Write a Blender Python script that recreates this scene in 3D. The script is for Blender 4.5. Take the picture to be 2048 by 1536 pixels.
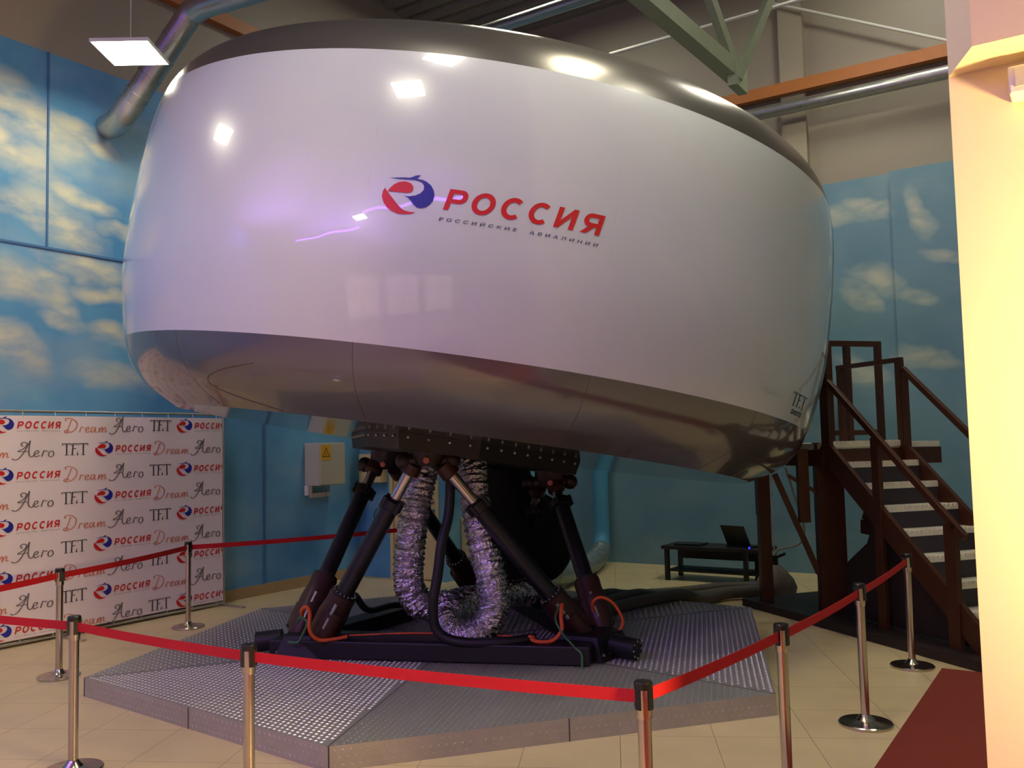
import bpy, bmesh, math, random
import numpy as np
from mathutils import Vector, Matrix

for o in list(bpy.data.objects):
    bpy.data.objects.remove(o)
S = bpy.context.scene
COL = S.collection
R = math.radians
random.seed(7)

# ------------------------------------------------------------------ camera
cam_data = bpy.data.cameras.new('camera')
cam = bpy.data.objects.new('camera', cam_data)
COL.objects.link(cam)
cam_data.sensor_width = 36.0
cam_data.lens = 1800.0 / 2048.0 * 36.0
cam_data.clip_start = 0.05
cx_ = Vector((0.8360, 0.5482, -0.0230)).normalized()
cz_ = -Vector((-0.5462, 0.8350, 0.0666)).normalized()
cy_ = cz_.cross(cx_).normalized()
cx_ = cy_.cross(cz_).normalized()
cam.matrix_world = Matrix(((cx_.x, cy_.x, cz_.x, 0.0), (cx_.y, cy_.y, cz_.y, 0.0), (cx_.z, cy_.z, cz_.z, 1.898), (0, 0, 0, 1)))
S.camera = cam

# ------------------------------------------------------------------ world, exposure
S.view_settings.view_transform = 'Standard'
S.view_settings.look = 'None'
S.view_settings.gamma = 1.0
S.view_settings.exposure = 0.12
W = bpy.data.worlds.new('hall_ambience')
S.world = W
W.use_nodes = True
W.node_tree.nodes['Background'].inputs[0].default_value = (0.05, 0.05, 0.06, 1)
W.node_tree.nodes['Background'].inputs[1].default_value = 0.3

FILL_POWER = 30.0       # emission of the added fill lights under the roof
LED_POWER = 42.0       # emission of the square ceiling panels
VIOLET_POWER = 26.0    # emission of the violet strip lights
VIOLET_FILL_POWER = 275.0  # watts of each added violet fill light
WARM_POWER = 170.0      # watts of the assumed warm lamp by the right hand wall

# ------------------------------------------------------------------ materials
def srgb(c):
    return tuple(((x / 255.0) / 12.92 if x / 255.0 <= 0.04045 else ((x / 255.0 + 0.055) / 1.055) ** 2.4) for x in c)

def mat(name, rgb, rough=0.5, metal=0.0, coat=0.0, emit=None, estr=0.0, noise=0.0, nscale=8.0, bump=0.0, bscale=40.0, rvar=0.0, aniso=None):
    m = bpy.data.materials.new(name)
    m.use_nodes = True
    nt = m.node_tree
    p = nt.nodes['Principled BSDF']
    c = srgb(rgb)
    p.inputs['Base Color'].default_value = (*c, 1)
    p.inputs['Roughness'].default_value = rough
    p.inputs['Metallic'].default_value = metal
    p.inputs['Coat Weight'].default_value = coat
    p.inputs['Coat Roughness'].default_value = 0.03
    if emit:
        p.inputs['Emission Color'].default_value = (*emit, 1)
        p.inputs['Emission Strength'].default_value = estr
    tc = nt.nodes.new('ShaderNodeTexCoord')
    if noise > 0 or rvar > 0:
        n = nt.nodes.new('ShaderNodeTexNoise')
        n.inputs['Scale'].default_value = nscale
        n.inputs['Detail'].default_value = 4
        nt.links.new(tc.outputs['Object'], n.inputs['Vector'])
        if noise > 0:
            mx = nt.nodes.new('ShaderNodeMix')
            mx.data_type = 'RGBA'
            mx.inputs[6].default_value = (*[max(0, x * (1 - noise)) for x in c], 1)
            mx.inputs[7].default_value = (*[min(1, x * (1 + noise)) for x in c], 1)
            nt.links.new(n.outputs['Fac'], mx.inputs[0])
            nt.links.new(mx.outputs[2], p.inputs['Base Color'])
        if rvar > 0:
            mr = nt.nodes.new('ShaderNodeMapRange')
            mr.inputs[3].default_value = max(0, rough - rvar)
            mr.inputs[4].default_value = rough + rvar
            nt.links.new(n.outputs['Fac'], mr.inputs[0])
            nt.links.new(mr.outputs[0], p.inputs['Roughness'])
    if bump > 0:
        n2 = nt.nodes.new('ShaderNodeTexNoise')
        n2.inputs['Scale'].default_value = bscale
        n2.inputs['Detail'].default_value = 3
        nt.links.new(tc.outputs['Object'], n2.inputs['Vector'])
        b = nt.nodes.new('ShaderNodeBump')
        b.inputs['Strength'].default_value = bump
        b.inputs['Distance'].default_value = 0.02
        nt.links.new(n2.outputs['Fac'], b.inputs['Height'])
        nt.links.new(b.outputs[0], p.inputs['Normal'])
    return m

def mth(nt, op, a, b=None, c=None, clamp=False):
    n = nt.nodes.new('ShaderNodeMath')
    n.operation = op
    n.use_clamp = clamp
    for i, v in enumerate((a, b, c)):
        if v is None:
            continue
        if isinstance(v, (int, float)):
            n.inputs[i].default_value = v
        else:
            nt.links.new(v, n.inputs[i])
    return n.outputs[0]

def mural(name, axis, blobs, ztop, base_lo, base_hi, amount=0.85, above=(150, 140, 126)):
    """Painted sky: blue with soft cream clouds up to a height, plain wall paint above."""
    m = bpy.data.materials.new(name)
    m.use_nodes = True
    nt = m.node_tree
    p = nt.nodes['Principled BSDF']
    p.inputs['Roughness'].default_value = 0.55
    g = nt.nodes.new('ShaderNodeNewGeometry')
    sx = nt.nodes.new('ShaderNodeSeparateXYZ')
    nt.links.new(g.outputs['Position'], sx.inputs[0])
    U = sx.outputs[axis]
    V = sx.outputs[2]
    n = nt.nodes.new('ShaderNodeTexNoise')
    n.inputs['Scale'].default_value = 1.1
    n.inputs['Detail'].default_value = 3
    n.inputs['Roughness'].default_value = 0.5
    nt.links.new(g.outputs['Position'], n.inputs['Vector'])
    sc = nt.nodes.new('ShaderNodeSeparateColor')
    nt.links.new(n.outputs['Color'], sc.inputs[0])
    wu = mth(nt, 'MULTIPLY_ADD', sc.outputs[0], 1.0, -0.5)
    wv = mth(nt, 'MULTIPLY_ADD', sc.outputs[1], 0.5, -0.25)
    Uw = mth(nt, 'ADD', U, wu)
    Vw = mth(nt, 'ADD', V, wv)
    tot = None
    for (u, v, ru, rv) in blobs:
        a = mth(nt, 'MULTIPLY_ADD', Uw, 1 / (ru * 1.15), -u / (ru * 1.15))
        b = mth(nt, 'MULTIPLY_ADD', Vw, 1 / (rv * 1.5), -v / (rv * 1.5))
        # clouds drift down to the right
        b = mth(nt, 'MULTIPLY_ADD', a, 0.7, b)
        d = mth(nt, 'ADD', mth(nt, 'MULTIPLY', a, a), mth(nt, 'MULTIPLY', b, b))
        f = mth(nt, 'SUBTRACT', 1.0, d, clamp=True)
        tot = f if tot is None else mth(nt, 'MAXIMUM', tot, f)
    n3 = nt.nodes.new('ShaderNodeTexNoise')
    n3.inputs['Scale'].default_value = 0.55
    n3.inputs['Detail'].default_value = 5
    mp = nt.nodes.new('ShaderNodeMapping')
    mp.inputs['Scale'].default_value = (1, 1, 2.2)
    nt.links.new(g.outputs['Position'], mp.inputs[0])
    nt.links.new(mp.outputs[0], n3.inputs['Vector'])
    wide = mth(nt, 'MULTIPLY_ADD', n3.outputs['Fac'], 3.0, -1.55, clamp=True)
    n5 = nt.nodes.new('ShaderNodeTexNoise')
    n5.inputs['Scale'].default_value = 2.6
    n5.inputs['Detail'].default_value = 5
    nt.links.new(mp.outputs[0], n5.inputs['Vector'])
    tuft = mth(nt, 'MULTIPLY_ADD', n5.outputs['Fac'], 2.6, -0.55, clamp=True)
    cloud = mth(nt, 'ADD', mth(nt, 'MULTIPLY', mth(nt, 'POWER', tot, 1.2), tuft), mth(nt, 'MULTIPLY', wide, 0.35), clamp=True)
    cloud = mth(nt, 'MULTIPLY', cloud, amount)
    n4 = nt.nodes.new('ShaderNodeTexNoise')
    n4.inputs['Scale'].default_value = 0.8
    n4.inputs['Detail'].default_value = 4
    nt.links.new(g.outputs['Position'], n4.inputs['Vector'])
    bl = nt.nodes.new('ShaderNodeMix')
    bl.data_type = 'RGBA'
    bl.inputs[6].default_value = (*srgb(base_lo), 1)
    bl.inputs[7].default_value = (*srgb(base_hi), 1)
    nt.links.new(mth(nt, 'MULTIPLY_ADD', n4.outputs['Fac'], 2.4, -0.7, clamp=True), bl.inputs[0])
    cl = nt.nodes.new('ShaderNodeMix')
    cl.data_type = 'RGBA'
    nt.links.new(cloud, cl.inputs[0])
    nt.links.new(bl.outputs[2], cl.inputs[6])
    cl.inputs[7].default_value = (*srgb((232, 224, 190)), 1)
    up = nt.nodes.new('ShaderNodeMix')
    up.data_type = 'RGBA'
    nt.links.new(mth(nt, 'GREATER_THAN', V, ztop), up.inputs[0])
    nt.links.new(cl.outputs[2], up.inputs[6])
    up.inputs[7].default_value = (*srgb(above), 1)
    nt.links.new(up.outputs[2], p.inputs['Base Color'])
    return m

def tile_mat():
    m = bpy.data.materials.new('floor_tile')
    m.use_nodes = True
    nt = m.node_tree
    p = nt.nodes['Principled BSDF']
    tc = nt.nodes.new('ShaderNodeTexCoord')
    mp = nt.nodes.new('ShaderNodeMapping')
    mp.inputs['Rotation'].default_value = (0, 0, R(-27))
    nt.links.new(tc.outputs['Object'], mp.inputs[0])
    br = nt.nodes.new('ShaderNodeTexBrick')
    br.offset = 0.0
    br.inputs['Scale'].default_value = 1.0
    br.inputs['Brick Width'].default_value = 0.6
    br.inputs['Row Height'].default_value = 0.6
    br.inputs['Mortar Size'].default_value = 0.0035
    br.inputs['Mortar Smooth'].default_value = 0.2
    br.inputs['Color1'].default_value = (*srgb((228, 206, 156)), 1)
    br.inputs['Color2'].default_value = (*srgb((223, 201, 150)), 1)
    br.inputs['Mortar'].default_value = (*srgb((176, 152, 110)), 1)
    nt.links.new(mp.outputs[0], br.inputs['Vector'])
    n = nt.nodes.new('ShaderNodeTexNoise')
    n.inputs['Scale'].default_value = 3.0
    n.inputs['Detail'].default_value = 6
    nt.links.new(tc.outputs['Object'], n.inputs['Vector'])
    mx = nt.nodes.new('ShaderNodeMix')
    mx.data_type = 'RGBA'
    mx.blend_type = 'MULTIPLY'
    mx.inputs[0].default_value = 0.25
    nt.links.new(br.outputs['Color'], mx.inputs[6])
    nt.links.new(n.outputs['Fac'], mx.inputs[7])
    nt.links.new(mx.outputs[2], p.inputs['Base Color'])
    p.inputs['Roughness'].default_value = 0.34
    b = nt.nodes.new('ShaderNodeBump')
    b.inputs['Strength'].default_value = 0.25
    b.inputs['Distance'].default_value = 0.004
    b.invert = True
    nt.links.new(br.outputs['Fac'], b.inputs['Height'])
    nt.links.new(b.outputs[0], p.inputs['Normal'])
    return m

BLOBS_L = [(5.0, 5.46, 0.72, 0.29), (4.85, 5.07, 0.57, 0.21), (5.56, 4.74, 0.45, 0.11), (5.34, 4.43, 0.49, 0.24), (5.07, 4.46, 0.43, 0.13), (5.57, 3.97, 0.6, 0.14), (5.08, 3.76, 0.48, 0.16), (6.05, 4.4, 0.42, 0.09), (4.85, 3.03, 0.47, 0.21), (5.35, 3.56, 0.34, 0.13), (5.97, 2.72, 0.51, 0.14), (6.12, 3.19, 0.42, 0.11), (4.92, 3.71, 0.57, 0.16), (5.46, 3.35, 0.39, 0.08), (5.87, 3.68, 0.51, 0.08), (5.62, 5.45, 0.51, 0.11), (3.4, 4.6, 0.7, 0.3), (2.2, 3.2, 0.8, 0.3), (8.6, 4.4, 0.8, 0.3)]
BLOBS_B = [(-2.9, 5.02, 0.42, 0.1), (-2.5, 5.02, 0.24, 0.1), (-1.88, 4.85, 0.2, 0.23), (-2.42, 4.01, 0.36, 0.17), (-2.66, 3.83, 0.25, 0.17), (-1.9, 3.71, 0.2, 0.1), (-2.74, 2.84, 0.37, 0.14), (-1.97, 2.92, 0.39, 0.12), (-1.4, 2.52, 0.15, 0.16), (-1.61, 4.24, 0.31, 0.08), (-5.2, 4.4, 0.7, 0.3), (0.4, 3.9, 0.6, 0.25), (1.8, 4.6, 0.6, 0.25)]
BLOBS_R = [(5.5, 4.2, 0.7, 0.3), (7.2, 3.4, 0.8, 0.3), (9.0, 4.5, 0.8, 0.3), (10.6, 3.0, 0.7, 0.3), (6.4, 2.2, 0.6, 0.2)]

M = {}
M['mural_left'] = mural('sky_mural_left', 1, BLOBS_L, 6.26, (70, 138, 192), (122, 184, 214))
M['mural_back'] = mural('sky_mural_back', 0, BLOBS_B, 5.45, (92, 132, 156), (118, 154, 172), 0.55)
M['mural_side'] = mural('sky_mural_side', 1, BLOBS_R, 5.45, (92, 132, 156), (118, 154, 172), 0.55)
M['tile'] = tile_mat()
M['blue_paint'] = mat('blue_wall_paint', (78, 150, 190), 0.6, noise=0.06, nscale=2)
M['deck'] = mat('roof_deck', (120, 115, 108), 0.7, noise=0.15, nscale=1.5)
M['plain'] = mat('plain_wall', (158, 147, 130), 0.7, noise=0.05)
M['warm_wall'] = mat('cream_wall', (236, 218, 180), 0.6, noise=0.03, nscale=2)
M['baseboard'] = mat('baseboard_tile', (176, 152, 108), 0.45, noise=0.1)
M['groove'] = mat('panel_joint', (70, 116, 166), 0.6)
M['orange'] = mat('orange_steel', (172, 104, 50), 0.5, noise=0.1)
M['galv'] = mat('galvanised', (176, 178, 176), 0.32, 0.85, noise=0.12, nscale=14, rvar=0.1)
M['truss'] = mat('pale_green_steel', (150, 160, 132), 0.6, noise=0.1)
M['white_panel'] = mat('glossy_white_skin', (206, 211, 215), 0.22, 0.0, coat=1.0, noise=0.02, nscale=3)
M['silver'] = mat('silver_paint', (122, 118, 114), 0.28, 0.7, noise=0.03, nscale=6)
M['belly'] = mat('grey_gloss_paint', (112, 110, 112), 0.16, 0.45, coat=0.6, noise=0.03, nscale=5)
M['under'] = mat('mirror_underside', (150, 152, 152), 0.08, 0.8)
M['seam'] = mat('seam_line', (70, 60, 54), 0.6)
M['red_print'] = mat('red_lettering', (206, 36, 40), 0.4)
M['blue_print'] = mat('blue_lettering', (38, 42, 150), 0.4)
M['navy_print'] = mat('navy_lettering', (44, 48, 104), 0.5)
M['grey_print'] = mat('grey_lettering', (70, 70, 74), 0.6)
M['pale_print'] = mat('pale_lettering', (176, 172, 166), 0.6)
M['script_print'] = mat('script_lettering', (112, 104, 108), 0.6)
M['rose_print'] = mat('rose_lettering', (208, 118, 96), 0.6)
M['dark_steel'] = mat('dark_steel', (34, 31, 33), 0.45, 0.3, noise=0.2, nscale=10)
M['black_tube'] = mat('black_cylinder_paint', (20, 19, 22), 0.38, 0.0, noise=0.2, nscale=20)
M['chrome'] = mat('piston_chrome', (200, 190, 184), 0.18, 1.0)
M['gear'] = mat('oxblood_housing', (64, 36, 28), 0.42, 0.2, noise=0.25, nscale=9)
M['pin'] = mat('worn_red_pin', (168, 92, 80), 0.4, 0.4)
M['joint'] = mat('dark_joint', (44, 26, 26), 0.42, 0.2)
M['bolt'] = mat('bolt_steel', (200, 196, 190), 0.3, 0.9)
M['tread'] = mat('tread_plate_aluminium', (150, 147, 140), 0.42, 0.25, noise=0.12, nscale=5, rvar=0.08)
M['lug'] = mat('tread_plate_lug', (206, 202, 192), 0.34, 0.6)
M['tread_side'] = mat('tread_plate_edge', (182, 176, 166), 0.36, 0.45, noise=0.12, nscale=12)
M['foil'] = mat('crumpled_foil', (206, 202, 208), 0.2, 1.0, bump=0.9, bscale=38)
M['foil_dull'] = mat('dull_foil', (150, 166, 168), 0.42, 0.7, bump=0.8, bscale=30)
M['black_cloth'] = mat('black_fabric', (10, 10, 12), 0.85, bump=0.3, bscale=25)
M['rubber'] = mat('black_rubber', (20, 19, 20), 0.5)
M['hose'] = mat('grey_hose', (72, 66, 58), 0.6, noise=0.15, nscale=10)
M['orange_cable'] = mat('orange_cable', (226, 96, 36), 0.45)
M['green_cable'] = mat('green_cable', (62, 120, 66), 0.5)
M['pale_cable'] = mat('pale_cable', (190, 180, 166), 0.5)
M['stain'] = mat('stanchion_steel', (196, 184, 172), 0.2, 1.0, noise=0.04)
M['stan_black'] = mat('black_plastic', (18, 17, 18), 0.3)
M['belt'] = mat('red_webbing', (206, 20, 28), 0.7, bump=0.15, bscale=220)
M['banner'] = mat('banner_vinyl', (238, 228, 226), 0.38, noise=0.03, nscale=2)
M['frame'] = mat('banner_frame', (196, 190, 182), 0.3, 0.8)
M['box_grey'] = mat('enclosure_paint', (190, 186, 168), 0.45, noise=0.04)
M['box_cream'] = mat('cream_door_paint', (218, 200, 152), 0.45, noise=0.04)
M['yellow'] = mat('warning_yellow', (226, 170, 40), 0.5)
M['black_ink'] = mat('black_ink', (30, 24, 20), 0.5)
M['white_plastic'] = mat('white_plastic', (220, 218, 210), 0.4)
M['stair'] = mat('brown_steel', (74, 40, 24), 0.4, 0.25, noise=0.2, nscale=6)
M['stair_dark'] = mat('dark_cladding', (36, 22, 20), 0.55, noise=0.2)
M['gap_plate'] = mat('dark_gap_plate', (46, 37, 44), 0.6, noise=0.1)
M['step'] = mat('aluminium_step', (236, 228, 206), 0.35, 0.25, noise=0.1)
M['desk'] = mat('black_table', (24, 22, 22), 0.5)
M['laptop'] = mat('black_laptop', (14, 13, 14), 0.4)
M['sack'] = mat('grey_sack', (118, 108, 96), 0.75, noise=0.25, nscale=9, bump=0.3, bscale=20)
M['carpet'] = mat('brown_red_carpet', (128, 44, 22), 0.95, noise=0.12, nscale=60, bump=0.4, bscale=300)
M['led'] = mat('led_diffuser', (255, 250, 240), 0.5, emit=(1.0, 0.94, 0.70), estr=LED_POWER)
M['fill_lamp'] = mat('fill_light_diffuser', (255, 246, 230), 0.5, emit=(1.0, 0.97, 0.80), estr=FILL_POWER)
M['led_frame'] = mat('led_frame', (230, 228, 222), 0.4)
M['violet'] = mat('violet_strip', (120, 60, 255), 0.5, emit=(0.30, 0.08, 1.0), estr=VIOLET_POWER)
M['violet_wash'] = mat('violet_panel', (140, 90, 255), 0.5, emit=(0.50, 0.24, 1.0), estr=VIOLET_POWER * 5.5)
M['blue_led'] = mat('blue_indicator', (20, 20, 255), 0.5, emit=(0.02, 0.02, 1.0), estr=6)
M['assumed_shop_glow'] = mat('assumed_shop_window', (255, 220, 200), 0.4, emit=(1.0, 0.72, 0.60), estr=0.9)  # assumed pinkish glow of unseen shops, added to reflect in the shell
M['glass'] = mat('smoked_glass', (120, 140, 150), 0.1)
M['glass'].node_tree.nodes['Principled BSDF'].inputs['Transmission Weight'].default_value = 0.9

# ------------------------------------------------------------------ mesh builder
class B:
    def __init__(s):
        s.v = []; s.f = []; s.m = []
    def add(s, vs, fs, mi=0):
        k = len(s.v)
        s.v += [tuple(map(float, v)) for v in vs]
        s.f += [tuple(k + i for i in f) for f in fs]
        s.m += [mi] * len(fs)
        return s
    def box(s, c, size, rot=None, mi=0):
        hx, hy, hz = [x / 2 for x in size]
        vs = [Vector((sx * hx, sy * hy, sz * hz)) for sx in (-1, 1) for sy in (-1, 1) for sz in (-1, 1)]
        if rot is not None:
            vs = [rot @ v for v in vs]
        c = Vector(c)
        s.add([c + v for v in vs], [(0, 1, 3, 2), (4, 6, 7, 5), (0, 4, 5, 1), (2, 3, 7, 6), (0, 2, 6, 4), (1, 5, 7, 3)], mi)
        return s
    def bx(s, x0, x1, y0, y1, z0, z1, mi=0):
        return s.box(((x0 + x1) / 2, (y0 + y1) / 2, (z0 + z1) / 2), (abs(x1 - x0), abs(y1 - y0), abs(z1 - z0)), None, mi)
    def bar(s, p, q, w, h, up=(0, 0, 1), mi=0):
        p = Vector(p); q = Vector(q); d = q - p; L = d.length; d.normalize()
        u = Vector(up)
        x = d.cross(u)
        if x.length < 1e-4:
            x = d.cross(Vector((1, 0, 0)))
        x.normalize(); z = x.cross(d)
        rot = Matrix((x, d, z)).transposed()
        return s.box((p + q) / 2, (w, L, h), rot, mi)
    def tube(s, pts, r, n=12, caps=True, mi=0, jitter=0.0):
        pts = [Vector(p) for p in pts]
        if not hasattr(r, '__len__'):
            r = [r] * len(pts)
        t0 = (pts[1] - pts[0]).normalized()
        x = t0.cross(Vector((0, 0, 1)))
        if x.length < 1e-3:
            x = t0.cross(Vector((1, 0, 0)))
        x.normalize()
        vs = []; k = len(pts)
        for i, p in enumerate(pts):
            t = (pts[min(i + 1, k - 1)] - pts[max(i - 1, 0)]).normalized()
            x = (x - t * x.dot(t)).normalized()
            y = t.cross(x)
            for j in range(n):
                a = 2 * math.pi * j / n
                rr = r[i] * (1 + (random.uniform(-jitter, jitter) if jitter else 0))
                vs.append(p + x * math.cos(a) * rr + y * math.sin(a) * rr)
        fs = [(i * n + j, i * n + (j + 1) % n, (i + 1) * n + (j + 1) % n, (i + 1) * n + j) for i in range(k - 1) for j in range(n)]
        if caps:
            fs.append(tuple(range(n - 1, -1, -1)))
            fs.append(tuple((k - 1) * n + j for j in range(n)))
        return s.add(vs, fs, mi)
    def cyl(s, p, q, r0, r1=None, n=20, mi=0):
        return s.tube([p, q], [r0, r0 if r1 is None else r1], n, True, mi)
    def lathe(s, prof, o=(0, 0, 0), n=32, mi=0):
        ox, oy, oz = o
        vs = []
        for (r, z) in prof:
            for j in range(n):
                a = 2 * math.pi * j / n
                vs.append((ox + r * math.cos(a), oy + r * math.sin(a), oz + z))
        k = len(prof)
        fs = [(i * n + j, i * n + (j + 1) % n, (i + 1) * n + (j + 1) % n, (i + 1) * n + j) for i in range(k - 1) for j in range(n)]
        fs.append(tuple(range(n - 1, -1, -1)))
        fs.append(tuple((k - 1) * n + j for j in range(n)))
        return s.add(vs, fs, mi)
    def sphere(s, c, r, n=16, sc=(1, 1, 1), mi=0):
        c = Vector(c); vs = []; m = n // 2
        for i in range(m + 1):
            ph = math.pi * i / m
            for j in range(n):
                a = 2 * math.pi * j / n
                vs.append(c + Vector((r * sc[0] * math.sin(ph) * math.cos(a), r * sc[1] * math.sin(ph) * math.sin(a), -r * sc[2] * math.cos(ph))))
        fs = [(i * n + j, i * n + (j + 1) % n, (i + 1) * n + (j + 1) % n, (i + 1) * n + j) for i in range(m) for j in range(n)]
        return s.add(vs, fs, mi)
    def prism(s, poly, z0, z1, mi=0, mi_side=None):
        n = len(poly)
        s.add([(x, y, z1) for x, y in poly], [tuple(range(n))], mi)
        s.add([(x, y, z0) for x, y in poly], [tuple(range(n - 1, -1, -1))], mi)
        for i in range(n):
            a, b = poly[i], poly[(i + 1) % n]
            s.add([(a[0], a[1], z0), (b[0], b[1], z0), (b[0], b[1], z1), (a[0], a[1], z1)], [(0, 1, 2, 3)], mi if mi_side is None else mi_side)
        return s

ORG = {}
def obj(name, b, mats, parent=None, loc=None, smooth=None, bevel=0.0):
    """Link the collected shapes as ONE mesh object; child shapes are given in world space too."""
    if not isinstance(mats, (list, tuple)):
        mats = [mats]
    if parent is not None:
        org = ORG[parent.name]
    else:
        org = Vector(loc) if loc is not None else Vector((0, 0, 0))
    me = bpy.data.meshes.new(name)
    me.from_pydata([(v[0] - org.x, v[1] - org.y, v[2] - org.z) for v in b.v], [], b.f)
    for m_ in mats:
        me.materials.append(m_)
    if len(mats) > 1:
        me.polygons.foreach_set('material_index', b.m)
    me.update()
    bm = bmesh.new(); bm.from_mesh(me)
    bmesh.ops.remove_doubles(bm, verts=bm.verts, dist=1e-5)
    bmesh.ops.recalc_face_normals(bm, faces=bm.faces)
    bm.to_mesh(me); bm.free()
    if smooth:
        me.shade_smooth()
        me.set_sharp_from_angle(angle=R(smooth))
    o = bpy.data.objects.new(name, me)
    COL.objects.link(o)
    if parent is not None:
        o.parent = parent
    else:
        o.location = org
    ORG[o.name] = org
    if bevel > 0:
        md = o.modifiers.new('bevel', 'BEVEL')
        md.width = bevel; md.segments = 2; md.limit_method = 'ANGLE'; md.angle_limit = R(40)
    return o

def thing(name, label, cat, loc, group=None):
    o = bpy.data.objects.new(name, None)
    COL.objects.link(o)
    o.location = loc
    o.empty_display_size = 0.1
    o['label'] = label; o['category'] = cat
    if group: o['group'] = group
    ORG[o.name] = Vector(loc)
    return o

def tag(o, label, cat, group=None):
    o['label'] = label; o['category'] = cat
    if group: o['group'] = group
    return o

def struct(name, b, mats, smooth=None):
    o = obj(name, b, mats, None, None, smooth)
    o['kind'] = 'structure'
    return o

def copy_thing(root, loc, label, rotz=0.0):
    r = root.copy(); COL.objects.link(r)
    r.location = loc; r.rotation_euler = (0, 0, rotz); r['label'] = label
    for ch in list(root.children):
        c = ch.copy(); COL.objects.link(c); c.parent = r
        for g in list(ch.children):
            d = g.copy(); COL.objects.link(d); d.parent = c
    ORG[r.name] = Vector(loc)
    return r

def spline(pts, m=10):
    P = [Vector(p) for p in pts]
    P = [2 * P[0] - P[1]] + P + [2 * P[-1] - P[-2]]
    out = []
    for i in range(1, len(P) - 2):
        a, b, c, d = P[i - 1:i + 3]
        for k in range(m):
            t = k / m
            out.append(0.5 * (2 * b + (c - a) * t + (2 * a - 5 * b + 4 * c - d) * t * t + (3 * b - a - 3 * c + d) * t ** 3))
    out.append(P[-2])
    return out

# ------------------------------------------------------------------ flat lettering (triangles in a plane)
def text_tris(body, shear=0.0, bold=0.0, spacing=1.0):
    cu = bpy.data.curves.new('lettering', 'FONT')
    cu.body = body; cu.shear = shear; cu.offset = bold; cu.space_character = spacing
    cu.resolution_u = 3
    o = bpy.data.objects.new('lettering', cu)
    COL.objects.link(o)
    dg = bpy.context.evaluated_depsgraph_get()
    dg.update()
    me = bpy.data.meshes.new_from_object(o.evaluated_get(dg))
    bm = bmesh.new(); bm.from_mesh(me)
    bmesh.ops.triangulate(bm, faces=bm.faces)
    bm.verts.ensure_lookup_table()
    vs = [(v.co.x, v.co.y) for v in bm.verts]
    fs = [tuple(v.index for v in f.verts) for f in bm.faces]
    bm.free()
    bpy.data.objects.remove(o); bpy.data.curves.remove(cu); bpy.data.meshes.remove(me)
    xs = [v[0] for v in vs]; ys = [v[1] for v in vs]
    x0, x1, y0 = min(xs), max(xs), 0.0
    cap = max(ys)
    return [((x - x0) / (x1 - x0), y / cap) for x, y in vs], fs

def poly_tris(poly):
    bm = bmesh.new()
    vs = [bm.verts.new((x, y, 0)) for x, y in poly]
    f = bm.faces.new(vs)
    bmesh.ops.triangulate(bm, faces=[f])
    bm.verts.index_update()
    out = ([(v.co.x, v.co.y) for v in bm.verts], [tuple(v.index for v in q.verts) for q in bm.faces])
    bm.free()
    return out

def ribbon_tris(pts, w):
    """A pen stroke of width w along a smooth 2D path."""
    P = spline([(x, y, 0) for x, y in pts], 6)
    vs = []; fs = []
    for i, p in enumerate(P):
        t = (P[min(i + 1, len(P) - 1)] - P[max(i - 1, 0)])
        t = t.normalized() if t.length > 1e-9 else Vector((1, 0, 0))
        n = Vector((-t.y, t.x, 0))
        vs += [((p + n * w / 2).x, (p + n * w / 2).y), ((p - n * w / 2).x, (p - n * w / 2).y)]
        if i:
            k = 2 * i
            fs.append((k - 2, k - 1, k + 1, k))
    return vs, fs

EMBLEM_PLANE = [(-0.145, 0.105), (-0.043, 0.116), (-0.006, 0.117), (0.014, 0.124), (0.038, 0.138), (0.074, 0.145), (0.06, 0.133), (0.048, 0.115), (0.082, 0.113), (0.114, 0.104), (0.148, 0.082), (0.172, 0.048), (0.18, 0.017), (0.175, -0.021), (0.157, -0.052), (0.132, -0.073), (0.1, -0.083), (0.073, -0.08), (0.048, -0.063), (0.028, -0.04), (0.002, -0.018), (-0.027, -0.01), (0.012, -0.01), (0.053, -0.0), (0.086, 0.019), (0.104, 0.046), (0.103, 0.072), (0.088, 0.093), (0.061, 0.103), (0.025, 0.107), (-0.032, 0.105), (-0.085, 0.103)]
EMBLEM_UP = [(-0.14, 0.01), (-0.127, 0.035), (-0.101, 0.063), (-0.069, 0.082), (-0.026, 0.09), (0.011, 0.081), (0.031, 0.06), (0.032, 0.037), (0.019, 0.019), (-0.006, 0.012), (-0.055, 0.012), (-0.099, 0.012)]
EMBLEM_LOW = [(-0.14, 0.008), (-0.112, -0.021), (-0.079, -0.054), (-0.048, -0.084), (-0.016, -0.107), (0.025, -0.115), (0.071, -0.115), (0.04, -0.128), (-0.008, -0.136), (-0.052, -0.136), (-0.093, -0.123), (-0.132, -0.098), (-0.16, -0.065), (-0.175, -0.03), (-0.173, 0.01), (-0.162, 0.034), (-0.153, 0.023)]

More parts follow.
